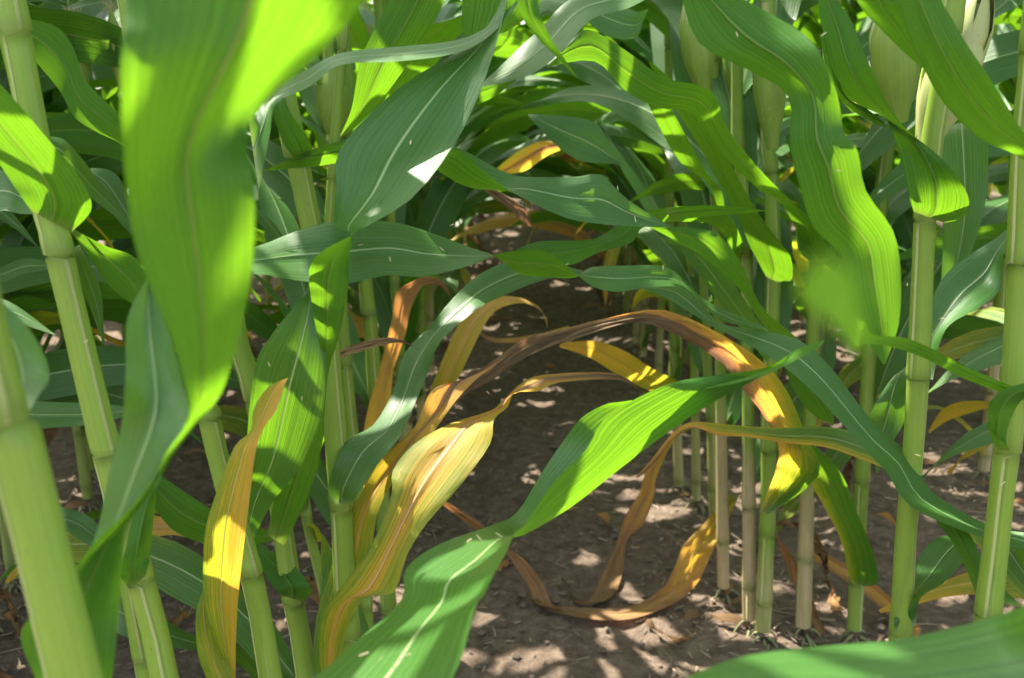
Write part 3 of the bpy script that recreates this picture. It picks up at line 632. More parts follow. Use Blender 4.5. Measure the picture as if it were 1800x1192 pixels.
traced_leaf(P('r0'), [(1860, 1010, 1860, 950), (1800, 966, 1800, 936), (1700, 936, 1740, 924), (1600, 890, 1640, 866), (1560, 832, 1600, 800), (1530, 800, 1542, 750), (1490, 756, 1500, 698), (1432, 692, 1460, 645), (1372, 640, 1405, 598), (1300, 598, 1325, 578), (1240, 566, 1262, 566), (1178, 528, 1200, 500), (1131, 508, 1133, 504)],
            [.86, .88, .9, .93, .95, .97, .99, 1.02, 1.05, 1.07, 1.08, 1.08, 1.08], w=.10, tilt=.45, cup=.10, label='long dark blade sweeping up to the left')
traced_leaf(P('r9'), [(1462, 748, 1466, 746), (1425, 725, 1462, 700), (1395, 685, 1440, 655), (1378, 645, 1410, 610), (1350, 610, 1380, 590)], 1.12, w=.08, tilt=.5, flip=True)
traced_leaf(P('r0'), [(1840, 700, 1840, 715), (1800, 688, 1800, 703), (1700, 645, 1700, 668), (1640, 614, 1630, 632), (1590, 594, 1575, 612), (1535, 588, 1525, 604), (1520, 565, 1510, 610), (1450, 520, 1500, 625), (1400, 520, 1520, 600), (1440, 440, 1510, 470)], [.82, .8, .78, .75, .72, .62, .42, .2, .13, .105], w=.04, tilt=.5, cup=.1)
traced_leaf(P('r0'), [(1752, 790, 1775, 792), (1738, 752, 1768, 770), (1740, 708, 1780, 730), (1768, 683, 1800, 700), (1810, 672, 1835, 690)], [.82, .80, .79, .79, .8], w=.07, tilt=-.6, cup=-.2, flip=True)
traced_leaf(P('r1'), [(1573, 1112, 1610, 1100), (1574, 1074, 1618, 1052), (1606, 1000, 1662, 1022), (1640, 950, 1700, 980), (1695, 938, 1720, 950), (1760, 925, 1765, 930)], [.96, .96, 1.0, 1.05, 1.1, 1.15], w=.085, tilt=.5)
traced_leaf(P('r0'), [(1718, 1052, 1800, 1068), (1692, 985, 1760, 1030), (1672, 950, 1728, 985), (1652, 925, 1702, 936), (1640, 905, 1660, 905)], [.85, .87, .89, .91, .93], w=.09, tilt=-.5, cup=-.15, flip=True, sen=(.12, 0, 1, 0, 0))
# yellow and dying blades
traced_leaf(P('r0'), [(1850, 1110, 1860, 1020), (1800, 1055, 1802, 960), (1740, 985, 1792, 936), (1692, 928, 1740, 925), (1640, 895, 1662, 884), (1600, 862, 1612, 848), (1562, 828, 1568, 792), (1510, 806, 1502, 760), (1450, 786, 1445, 750), (1375, 778, 1360, 752), (1310, 768, 1300, 748), (1262, 766, 1256, 744), (1222, 752, 1222, 742), (1190, 765, 1188, 755), (1150, 815, 1145, 808), (1120, 840, 1118, 838)],
            [.9, .92, .94, .96, .98, 1.0, 1.02, 1.05, 1.08, 1.12, 1.15, 1.2, 1.25, 1.28, 1.3, 1.3], w=.075, tilt=.5, cup=.14, sen=(.10, .85, 2.2, .20, .0, -.15), crumple=.002, label='blade dying to yellow and brown at its tip')
traced_leaf(P('r3'), [(1335, 900, 1350, 905), (1370, 800, 1440, 835), (1345, 735, 1415, 760), (1310, 690, 1385, 690), (1270, 640, 1345, 640), (1210, 600, 1275, 592), (1140, 570, 1170, 545), (1085, 572, 1080, 556), (1000, 600, 990, 578), (930, 625, 920, 596), (870, 665, 860, 640), (810, 700, 800, 680), (775, 742, 770, 735)],
            [1.5, 1.42, 1.36, 1.32, 1.28, 1.25, 1.22, 1.2, 1.17, 1.14, 1.1, 1.07, 1.05], w=.06, tilt=.4, cup=.25, sen=(.22, 1.2, 1.0, .08, .08, -.24), crumple=.012, label='arching blade, yellow at its base and brown at its tip')
traced_leaf(P('c'), [(548, 1200, 585, 1200), (556, 1085, 608, 1120), (588, 980, 648, 1000), (618, 900, 672, 880), (672, 806, 760, 762), (728, 752, 802, 704), (758, 688, 836, 668), (800, 672, 862, 648), (858, 655, 900, 618)],
            [1.02, 1.02, 1.02, 1.02, 1.03, 1.04, 1.05, 1.06, 1.08], w=.095, tilt=-.4, cup=.12, sen=(.22, .85, 2.0, .05, .26), crumple=.0015, label='yellow green blade with brown midrib')
traced_leaf(P('c'), [(568, 1215, 590, 1220), (560, 1130, 606, 1120), (568, 1075, 640, 1052), (602, 1028, 692, 1042), (655, 955, 716, 975), (688, 870, 752, 918), (690, 828, 812, 850), (726, 782, 862, 780), (790, 745, 868, 738), (862, 722, 892, 716), (884, 704, 905, 690), (925, 668, 945, 688), (975, 657, 985, 672), (1085, 657, 1090, 668), (1130, 692, 1131, 693)],
            [1.0, .98, .95, .94, .94, .95, .97, 1.0, 1.03, 1.06, 1.08, 1.1, 1.14, 1.2, 1.22], w=.10, tilt=[-.3, -.3, -.3, -.2, -.2, -.2, -.2, -.3, -.4, -.5, -.6, -.5, -.5, -.5, -.5], cup=.12, sen=(.38, 1.0, 2.6, -.10, .26), crumple=.004, label='broad yellow blade with a shrivelled brown tip')
traced_leaf(P('b'), [(412, 1230, 418, 1232), (390, 1160, 414, 1185), (360, 1060, 417, 1080), (357, 990, 424, 1000), (362, 925, 436, 900), (384, 855, 442, 850), (412, 785, 450, 790), (440, 758, 464, 752), (446, 718, 486, 720), (472, 680, 502, 672), (505, 664, 508, 664)],
            [.92, .88, .84, .82, .81, .81, .81, .82, .83, .84, .85], w=.08, tilt=-.4, cup=.14, sen=(.40, .53, 1.2, .0, 0, .11), crumple=.002, label='long golden yellow hanging blade')
traced_leaf(P('b'), [(362, 1025, 366, 1022), (344, 1080, 372, 1080), (348, 1150, 392, 1150), (364, 1195, 414, 1200), (400, 1280, 440, 1280)], .87, w=.06, tilt=.4, sen=(.3, .36, 1, 0, .1), collar=False)
traced_leaf(P('f'), [(636, 880, 655, 880), (640, 800, 668, 795), (642, 740, 684, 722), (668, 645, 692, 652), (688, 565, 712, 590), (697, 515, 722, 545), (722, 496, 742, 505), (752, 486, 768, 500), (782, 498, 790, 520), (803, 552, 806, 554)], [1.68, 1.64, 1.6, 1.58, 1.56, 1.55, 1.53, 1.5, 1.48, 1.46], w=.07, tilt=.4, sen=(.50, .92, 1.3, 0, .05), crumple=.003, label='upright yellow blade bent over to a dry orange tip')
traced_leaf(P('d'), [(575, 652, 582, 670), (588, 625, 600, 632), (620, 606, 635, 618), (670, 594, 675, 606), (705, 597, 708, 603), (737, 616, 738, 617)], [1.02, 1.04, 1.06, 1.08, 1.1, 1.12], w=.03, tilt=.5, sen=(.95, 1, 1, 0, 0), crumple=.004, collar=False)
traced_leaf(P('d'), [(640, 400, 650, 385), (672, 370, 690, 350), (716, 340, 722, 322), (745, 316, 752, 308), (772, 310, 784, 318)], [1.02, 1.04, 1.06, 1.08, 1.1], w=.04, tilt=.5, sen=(.62, .95, .6, .1, 0), crumple=.009, collar=False)
traced_leaf(P('h'), [(845, 330, 870, 334), (868, 348, 905, 352), (900, 372, 928, 372), (925, 398, 935, 398)], 1.5, w=.04, tilt=.5, sen=(.9, 1, 1, 0, 0), crumple=.009, collar=False)
traced_leaf(P('r8'), [(1190, 705, 1200, 672), (1130, 682, 1150, 650), (1075, 652, 1100, 618), (1035, 628, 1048, 600), (984, 610, 985, 603)], [2.3, 2.2, 2.1, 2.05, 2.0], w=.08, tilt=.5, sen=(.35, .6, 1, .05, .1), flip=True)
traced_leaf(P('r7'), [(1000, 582, 1000, 572), (960, 598, 950, 586), (900, 603, 895, 594), (860, 600, 856, 590), (830, 575, 832, 570)], [2.2, 2.15, 2.1, 2.05, 2.0], w=.03, tilt=.5, sen=(.5, .9, 1, .1, 0), crumple=.003)
traced_leaf(P('r7'), [(1225, 740, 1228, 752), (1195, 752, 1188, 770), (1142, 815, 1154, 838), (1122, 870, 1150, 870), (1100, 905, 1132, 920), (1082, 958, 1102, 950), (1058, 1012, 1094, 1008), (1038, 1052, 1072, 1052), (1010, 1050, 1014, 1060), (985, 1015, 992, 1018)], [2.0, 1.98, 1.95, 1.93, 1.92, 1.92, 1.9, 1.88, 1.87, 1.87], w=.055, tilt=.5, sen=(.35, 1.0, .8, .10, .12), crumple=.012, label='dying blade hanging down onto the soil')
traced_leaf(P('r5'), [(1284, 868, 1299, 872), (1262, 890, 1284, 905), (1240, 918, 1266, 942), (1202, 958, 1250, 975), (1185, 1000, 1222, 1030), (1158, 1040, 1182, 1062), (1100, 1068, 1110, 1088), (1030, 1068, 1035, 1088), (960, 1062, 962, 1072), (925, 1048, 928, 1052)], [1.86, 1.84, 1.82, 1.80, 1.79, 1.79, 1.79, 1.8, 1.82, 1.83], w=.06, tilt=.5, sen=(.38, .98, .75, .12, .0), crumple=.014, label='yellow and orange blade lying out on the soil')
traced_leaf(P('g'), [(740, 850, 745, 870), (790, 885, 795, 900), (850, 925, 850, 942), (898, 985, 912, 975), (928, 1030, 950, 1020), (945, 1062, 972, 1065), (985, 1068, 990, 1072)], [1.9, 1.87, 1.85, 1.82, 1.81, 1.80, 1.80], w=.03, tilt=.5, sen=(.8, .85, 1, 0, 0), crumple=.009, collar=False)
traced_leaf(P('r9'), [(1499, 1028, 1526, 1031), (1492, 1012, 1544, 1020), (1478, 950, 1531, 960), (1448, 890, 1506, 900), (1420, 840, 1488, 850), (1388, 792, 1462, 812), (1360, 750, 1405, 758), (1325, 700, 1345, 700)], [1.6, 1.595, 1.56, 1.52, 1.48, 1.44, 1.4, 1.38], w=.085, tilt=.4, cup=-.1, flip=True, sen=(.10, .14, 1, .12, 0, -.26), label='folded green blade with yellow margin')
traced_leaf(P('r3'), [(1362, 930, 1366, 940), (1372, 900, 1385, 915), (1395, 868, 1412, 890), (1430, 850, 1440, 868), (1470, 835, 1490, 850)], [1.66, 1.7, 1.75, 1.8, 1.85], w=.06, tilt=.5, sen=(.25, .1, 1, .2, .2))
traced_leaf(P('r10'), [(1740, 705, 1745, 715), (1690, 706, 1700, 728), (1655, 722, 1662, 742), (1632, 758, 1634, 762)], 1.6, w=.05, tilt=.5, sen=(.5, .58, 1, 0, 0), flip=True)
# lower dead blades on the right row (reddish brown straps)
traced_leaf(P('r2'), [(1426, 960, 1430, 985), (1500, 1000, 1500, 1030), (1560, 1045, 1555, 1075), (1620, 1105, 1612, 1130)], [1.7, 1.75, 1.75, 1.7], w=.05, tilt=.4, sen=(.78, .80, 1, .0, -.2), crumple=.003, collar=False)
traced_leaf(P('r4'), [(1356, 930, 1362, 940), (1380, 990, 1395, 980), (1400, 1040, 1420, 1030), (1440, 1120, 1450, 1110)], [1.7, 1.72, 1.74, 1.74], w=.05, tilt=.4, sen=(.78, .85, 1, .1, 0), crumple=.009, collar=False)
# the bright foreground blade across the bottom centre
traced_leaf(P('c'), [(440, 1330, 560, 1400), (500, 1240, 700, 1290), (556, 1190, 676, 1195, 796, 1192), (640, 1115, 735, 1110, 835, 1070), (706, 1055, 775, 1060, 852, 1045), (714, 1000, 790, 1020, 868, 1010), (770, 958, 835, 985, 888, 975), (862, 924, 880, 945, 905, 938), (908, 902, 918, 940, 925, 920), (950, 835, 1000, 893, 972, 850), (985, 782, 1090, 822, 1030, 790), (1020, 737, 1180, 755, 1060, 738), (1062, 712, 1255, 706, 1120, 700), (1095, 706, 1310, 677, 1200, 668), (1200, 690, 1350, 655, 1340, 648), (1330, 665, 1385, 632, 1400, 615), (1420, 622, 1440, 610, 1450, 597)],
            [.52, .50, .50, .53, .56, .58, .61, .66, .72, .74, .75, .75, .75, .74, .73, .71, .69], w=.155, tilt=1.0, cup=.06, ref=(0, 5), label='bright blade with sun and shade patches crossing the bottom')
# blurred blade in the bottom right corner
traced_leaf(P('r0'), [(1900, 1010, 2000, 1400), (1800, 1064, 1860, 1420), (1680, 1102, 1700, 1420), (1560, 1127, 1540, 1400), (1400, 1140, 1380, 1340), (1290, 1158, 1280, 1290), (1200, 1194, 1200, 1250), (1120, 1240, 1122, 1245)], .37, w=.15, tilt=1.0, cup=.05, collar=False)
#EARS
def place_ear(plant, top, bot, Y, scale_r=1.0, k=0, silk=False):
    a, b = at(*bot, Y), at(*top, Y)       # ear stands with its base at the bottom spot
    o = addobj('ear', EARS[k % 3], plant); L = (b-a).length
    q = (b-a).to_track_quat('Z', 'Y'); o.matrix_local = Matrix.Translation(a-plant.location) @ q.to_matrix().to_4x4() @ Matrix.Diagonal((scale_r, scale_r, L/.25, 1))
    if silk:
        s = addobj('silk', SILKS[k % 2], o); s.location = (0, 0, .245)
    return o
place_ear(P('r3'), (1345, 20), (1358, 262), 1.55, .78, 0)
place_ear(P('r9'), (1560, -40), (1580, 215), 1.30, .95, 1)
place_ear(P('r1'), (1738, -60), (1622, 268), 1.0, .85, 2)
place_ear(P('r5'), (1205, -30), (1240, 175), 1.6, .75, 1)
place_ear(P('r4'), (1285, 20), (1300, 190), 1.75, .7, 2)
place_ear(P('g'), (578, 110), (590, 252), 1.55, .75, 0)
place_ear(P('s1'), (122, 30), (150, 165), 1.5, .42, 1, True)
place_ear(P('s1'), (196, 20), (216, 160), 1.5, .42, 0, True)
#AUTO
for key, n_, a_ in (('s1', 7, 2.4), ('b', 5, 2.4), ('c', 6, 2.6), ('d', 7, 2.2), ('e', 7, 2.6), ('f', 8, 2.4), ('g', 7, 2.8), ('h', 8, 2.2), ('a', 3, 2.6),
                   ('r0', 4, .6), ('r1', 6, .6), ('r2', 6, .7), ('r3', 7, .9), ('r4', 6, .7), ('r5', 7, .9), ('r6', 6, 1.0), ('r7', 6, 1.1), ('r8', 6, 1.2), ('r9', 7, .5), ('r10', 8, .3)):
    d = PL[key]; pl = d['e']; rr = random.Random(sum(map(ord, key))*7)
    for i in range(n_):
        z = .22 + (1.25-.22)*(i+rr.random())/n_
        kind = (LOWG + GREEN[:5] if key in ('s1', 'a', 'b', 'c', 'd') else DEAD[:3] + LOWG + GREEN[:2]) if z < .36 else (LOWG + GREEN[:5] if z < .62 else GREEN)
        pos = min(d['path'], key=lambda q: abs(q.z-z)) - pl.location
        grow_leaf(pl, kind, z, a_ + rr.gauss(0, .5) + (math.pi*.45 if rr.random() < .3 else 0), rr.uniform(.75, 1.0), near=1.25 if key not in ('r0', 'r1', 'r2', 'r9') else (1.7 if key == 'r9' else 1.5), corrdep=6, pos=Vector((pos.x, pos.y, z)), tries=14, rnd=rr)
# upper leaves of the plants above: they shade the row and close the picture at the top
for key, d in PL.items():
    pl = d['e']
    rr = random.Random(hash(len(key))*0 + sum(map(ord, key)))
    a0 = rr.choice((0, math.pi)) + rr.gauss(0, .4)
    for i, z in enumerate([z for z in d['nodes'] if z > 1.25][:7]):
        pos = min(d['path'], key=lambda q: abs(q.z-z)) - pl.location
        grow_leaf(pl, GREEN, z, a0 + i*math.pi, near=1.5, corrdep=9, pos=Vector((pos.x, pos.y, z)), tries=7, rnd=rr)

# ------------------------------------------------------------------ plants further along and in the rows beside
PROTO = []
for s in range(7):
    rr = random.Random(70+s); H = rr.uniform(2.0, 2.25)
    nodes = []; z = .07
    while z < H-.05: nodes.append(z); z += rr.uniform(.115, .15)
    lx, ly = rr.gauss(0, .05), rr.gauss(0, .03)
    path = [Vector((lx*(max(z_,0)/H)**1.5, ly*(max(z_,0)/H)**1.5, z_)) for z_ in [-.02, .3, .7, 1.1, 1.5, 1.9, H]]
    PROTO.append((stalk_mesh(path, .0125, .006, nodes, dry=(rr.choice((.2, .7, .9)), rr.uniform(.12, .35)), seg=8, seed=s), nodes, (lx, ly, H)))
def field_plant(x, y, label, group, near, corr=7.5, dens=1.0, extra=None):
    pl = plant_empty(x, y, label, group)
    pl.rotation_euler = (0, 0, R_.uniform(0, 6.28))
    me, nodes, (lx, ly, H) = R_.choice(PROTO)
    FIELD.append(pl)
    addobj('stalk', me, pl)
    a0 = R_.gauss(0, .7) - pl.rotation_euler.z + R_.choice((0, math.pi))
    far = y > 5.5
    for i, z in enumerate(nodes):
        if R_.random() > dens: continue
        f = (z/H)**1.5; pos = Vector((lx*f, ly*f, z))
        if z < .25: kind = DEAD
        elif z < .42: kind = R_.choice((DEAD, YELL, LOWG))
        elif z < .60: kind = R_.choice((YELL, LOWG, GREEN, GREEN))
        elif z < .85: kind = R_.choice((LOWG, GREEN, GREEN))
        else: kind = GREEN
        if kind in (DEAD, YELL) and R_.random() < (.8 if abs(x) > .6 else .3): kind = R_.choice((LOWG, GREEN))
        if z < .2 and R_.random() < .4: continue
        if far and z < .9 and R_.random() < .3: continue
        s_ = .72 if z > 1.85 else 1.0
        if y > 2.6 and z > 1.3 and R_.random() < .74: continue
        grow_leaf(pl, kind, z, a0 + i*math.pi, s_, near=near, corrdep=corr, pos=pos)
    if extra is not None:
        for i in range(8 if abs(x) > .6 else 5):
            z = R_.uniform(.3, 1.15); f = (z/H)**1.5
            grow_leaf(pl, GREEN if z > .6 or abs(x) > .6 else LOWG + GREEN[:4] + YELL[:2], z, extra - pl.rotation_euler.z + R_.gauss(0, .8), R_.uniform(.8, 1.05), near=near-.1, corrdep=corr, pos=Vector((lx*f, ly*f, z)), tries=16)
    if R_.random() < .6:
        o = addobj('ear', R_.choice(EARS), pl); a = R_.uniform(0, 6.28); z = R_.uniform(.85, 1.0)
        o.matrix_local = Matrix.Translation((math.cos(a)*.014, math.sin(a)*.014, z)) @ Matrix.Rotation(a, 4, 'Z') @ Matrix.Rotation(.18, 4, 'Y') @ Matrix.Scale(.9, 4)
        if R_.random() < .5: s = addobj('silk', R_.choice(SILKS), o); s.location = (0, 0, .245)
    if y < 4: addobj('brace_root', R_.choice(ROOTS), pl)
    return pl
ORD = ['first', 'second', 'third', 'fourth', 'fifth', 'sixth', 'seventh', 'eighth', 'ninth', 'tenth', 'eleventh', 'twelfth']
def row(x0, y0, y1, step, lab, grp, near, corr=7.5, dens=1.0, jx=.03, first=None, extra=None):
    y = y0; k = 0
    while y < y1:
        field_plant(x0 + R_.gauss(0, jx), y, first % ORD[k] if first and k < 12 else lab, grp, near, corr, dens, extra if extra is not None and y < (3.6 if abs(x0) > .6 else 7) else None); k += 1; y += step*R_.uniform(.8, 1.2)
row(-.27, 2.25, 11.5, .17, 'maize plant further along the left row of the path', 'maize plants of the left row', 1.9, dens=.9, first='%s maize plant along the left row, counted from the one with orange dead leaves', extra=0)
row(.44, 2.75, 11.5, .17, 'maize plant further along the right row of the path', 'maize plants of the right row', 1.9, dens=.9, first='%s maize plant along the right row, counted from the dead leaf tip away', extra=math.pi)
row(-1.0, 1.0, 7.0, .18, 'maize plant in the row behind the left row', 'maize plants of the second row on the left', 1.35, first='%s maize plant from the near end of the row behind the left row', extra=0)
row(1.13, 2.75, 7.0, .19, 'maize plant in the row behind the right row', 'maize plants of the second row on the right', 1.8, first='%s maize plant past the dry footed one in the second row on the right', extra=math.pi)
row(1.13, .9, 2.0, .24, 'green maize plant beside the near end of the second row on the right', 'maize plants at the near end of the second row on the right', 1.4, first='%s green maize plant at the near end of the second row on the right', extra=math.pi)
row(-1.72, 1.5, 6.8, .20, 'maize plant in the third row on the left', 'maize plants of the third row on the left', 1.7, first='%s maize plant from the near end of the third row on the left', extra=0)
row(1.85, 2.2, 6.8, .20, 'maize plant in the third row on the right', 'maize plants of the third row on the right', 2.0, first='%s maize plant from the near end of the third row on the right', extra=math.pi)

# far plants that read as one mass
def far_mass():
    rr = random.Random(5); V, F, U, SN, RB = [], [], [], [], []
    for k in range(3300):
        if k < 1500: x, y = rr.uniform(-7, 7), rr.uniform(8.0, 13)
        else:
            x, y = rr.uniform(2.3, 7)*rr.choice((-1, 1)), rr.uniform(2.8, 9)
        if y < 11.5 and abs(x-.08) < .75: continue
        z = rr.uniform(.1, 2.0)
        me, vs = rr.choice(GREEN if z > .6 else YELL + LOWG + GREEN)
        M = Matrix.Translation((x, y, z)) @ Matrix.Rotation(rr.uniform(0, 6.28), 4, 'Z') @ Matrix.Scale(rr.uniform(.8, 1.1), 4)
        b = len(V); sn = me.attributes['sen'].data; rb = me.attributes['rib'].data
        rows = list(range(0, 21, 2)); cols = [0, 2, 4, 6, 8]
        for i in rows:
            for j in cols:
                q = i*9+j; V.append(M @ vs[q]); U.append((j/8 + k, i/20*.75)); SN.append(sn[q].value); RB.append(0.)
        for i in range(len(rows)-1):
            for j in range(4): a = b+i*5+j; F.append((a, a+5, a+6, a+1))
    o = addobj('distant_maize', mesh_from('distant_maize', V, F, M_LEAF, U, {'sen': SN, 'rib': RB})); o['kind'] = 'stuff'
    V, F, U, ND, DR = [], [], [], [], []
    for k in range(420):
        x = rr.choice([-6.0, -5.3, -4.6, -3.9, -3.2, -2.45, 2.55, 3.25, 3.95, 4.7, 5.4, 6.1]) + rr.gauss(0, .04); y = rr.uniform(3, 12)
        b = len(V); ln = Vector((rr.gauss(0, .04), rr.gauss(0, .04), 2.0))
        for i in range(7):
            f = i/6
            for j in range(7):
                an = j*math.pi/3; V.append(Vector((x, y, 0)) + ln*f + Vector((math.cos(an), math.sin(an), 0))*(.0125*(1-.5*f))); U.append((j/6, f*2+k)); ND.append(0.); DR.append(.8*(f < .15))
        for i in range(6):
            for j in range(6): a = b+i*7+j; F.append((a, a+1, a+8, a+7))
    o = addobj('distant_stalks', mesh_from('distant_stalks', V, F, M_STALK, U, {'node': ND, 'dry': DR})); o['kind'] = 'stuff'
far_mass()

# ------------------------------------------------------------------ litter on the soil
def litter():
    rr = random.Random(9); V, F = [], []
    def near_row(): return rr.choice((-.28, .43, 1.12, -1.0)) + rr.gauss(0, .12)
    for k in range(12000):                                            # bits of chopped straw
        x = near_row() if rr.random() < .62 else rr.uniform(-1.6, 2.0); y = .9 + 6.5*rr.random()**1.6
        L = rr.uniform(.005, .024)*(2.2 if rr.random() < .15 else 1); wd = rr.uniform(.0005, .0022)*(1.7 if rr.random() < .1 else 1); a = rr.uniform(0, 6.28); z = ground_height(x, y) + .001
        d = Vector((math.cos(a), math.sin(a), rr.uniform(-.12, .35))); t = Vector((-d.y, d.x, 0)); b = len(V); bend = rr.uniform(-.3, .3)
        for i in range(3):
            f = i/2-.5; c = Vector((x, y, z)) + d*(L*f) + t*(bend*L*f*f)
            V += [c - t*wd, c + Vector((0, 0, wd*.8)), c + t*wd]
        for i in range(2):
            q = b+3*i; F += [(q, q+1, q+4, q+3), (q+1, q+2, q+5, q+4)]
    o = addobj('straw_litter', mesh_from('straw_litter', V, F, M_STRAW, smooth=False)); o['kind'] = 'stuff'
    V, F = [], []
    for k in range(6500):                                            # crumbs and clods of soil
        x, y = rr.uniform(-1.3, 1.6), .9 + 4.5*rr.random()**1.3; r = .0020 + .010*rr.random()**4; z = ground_height(x, y) + r*.2; b = len(V)
        dirs = [(1, 0, 0), (.3, .95, 0), (-.8, .6, 0), (-.8, -.6, 0), (.3, -.95, 0), (.1, .05, .8)]
        for dx, dy, dz in dirs:
            q = rr.uniform(.7, 1.2)*r; V.append((x+dx*q, y+dy*q, z+dz*q*.9))
        for i in range(5): F.append((b+i, b+(i+1) % 5, b+5))
    oc = None
    LV, LF, LU, LS, LR = [], [], [], [], []
    for k in range(230):                                             # torn scraps of dead blades
        x = near_row() if rr.random() < .75 else rr.uniform(-1.3, 1.6); y = 1.0 + 5*rr.random()**1.4; z = ground_height(x, y) + .003
        L = rr.uniform(.02, .09); wd = rr.uniform(.003, .010); a = rr.uniform(0, 6.28); lift = rr.uniform(0, .5); sv = rr.choice((.78, .88, .95, .95)); tw = rr.uniform(-3, 3); b = len(LV)
        for i in range(7):
            f = i/6; a2 = a + (f-.5)*rr.uniform(-.5, .5); c = Vector((x, y, z)) + Vector((math.cos(a2), math.sin(a2), 0))*(L*(f-.5)) + Vector((0, 0, lift*L*.5*math.sin(f*3.1)))
            t = Vector((-math.sin(a2)*math.cos(tw*f), math.cos(a2)*math.cos(tw*f), abs(math.sin(tw*f))))*wd*(1-.7*abs(2*f-1)**2)
            for q in (-1, 0, 1): LV.append(c + t*q + Vector((0, 0, .002*(q == 0)+wd))); LU.append(((q+1)/2, f*L + k)); LS.append(sv); LR.append(0.)
        for i in range(6):
            for q in range(2): e = b+3*i+q; LF.append((e, e+1, e+4, e+3))
    oc = addobj('leaf_litter', mesh_from('leaf_litter', LV, LF, M_LEAF, LU, {'sen': LS, 'rib': LR})); oc['kind'] = 'stuff'
    o = addobj('soil_crumbs', mesh_from('soil_crumbs', V, F, M_CLOD)); o['kind'] = 'stuff'
litter()
def anthers():
    rr = random.Random(4); V, F = [], []
    S_ = [(1000, 465, .97), (640, 430, .85), (770, 438, .88), (690, 455, .86), (800, 395, .9), (870, 940, .655), (820, 950, .62), (840, 945, .63), (715, 1150, .515), (690, 1170, .51), (640, 1150, .515), (1080, 330, .96), (1110, 385, .99),
          (1160, 470, .99), (720, 250, .87), (690, 330, .86), (480, 640, .85), (530, 700, .86), (1440, 60, .77), (1300, 60, .8), (860, 690, .98), (1740, 900, .87), (1770, 850, .80), (150, 600, .755), (1600, 500, .94), (1610, 800, .95), (1470, 300, .77), (1660, 560, .99)]
    for x, y, Y in S_:
        p = at(x+rr.uniform(-8, 8), y, Y-.006); a = rr.uniform(0, 3.14); d = Vector((math.cos(a), .2, math.sin(a)))*rr.uniform(.0016, .0030); t = Vector((-math.sin(a), 0, math.cos(a)))*.0005; b = len(V)
        for q, k in ((-1, .6), (0, 1), (1, .5)): V += [p + d*q - t*k, p + d*q + Vector((0, -.0007, 0)), p + d*q + t*k]
        for i in range(2):
            q = b+3*i; F += [(q, q+1, q+4, q+3), (q+1, q+2, q+5, q+4)]
    o = addobj('fallen_anthers', mesh_from('fallen_anthers', V, F, M_SILK)); o['kind'] = 'stuff'
anthers()
LIT = [(815, 830, 'small curled dry leaf scrap on the soil beside the yellow blade'), (1010, 905, 'flat pale dry leaf scrap on the dark soil in mid path'), (870, 1010, 'crumpled dry leaf scrap by the foreground blade'),
       (1170, 1130, 'short straw coloured leaf scrap in front of the dead blades'), (760, 790, 'brown leaf scrap at the foot of the left row'), (960, 640, 'pale leaf scrap on the sunlit soil far along the path'),
       (1470, 1085, 'grey brown leaf scrap between the right row stalks'), (1100, 740, 'dry leaf scrap at the right side of the path'), (290, 1020, 'twisted tan leaf strip on the soil at lower left'), (900, 560, 'dry leaf scrap lying far along the middle of the path'),
       (330, 1075, 'long brown leaf strip on the soil below the tan one'), (1650, 1040, 'sunlit dry leaf scrap under the right foreground blades')]
for i, (px, py, lab) in enumerate(LIT):
    g = ground(px, py); rr = random.Random(500+i)
    me, _ = grown_leaf(500+i, ln=rr.uniform(.07, .14) if i not in (8, 10) else .26, w=rr.uniform(.016, .03), e0=rr.uniform(5, 35), droop=rr.uniform(20, 70), twist=rr.uniform(-2.5, 2.5), sen=(.72, .95, 1, .1, 0), crumple=.006, NV=14, azw=.9)
    o = addobj('dry_leaf', me, None, (g.x, g.y, ground_height(g.x, g.y) + .003)); o.rotation_euler = (0, 0, rr.uniform(0, 6.28))
    o['label'] = lab; o['category'] = 'dry leaf'
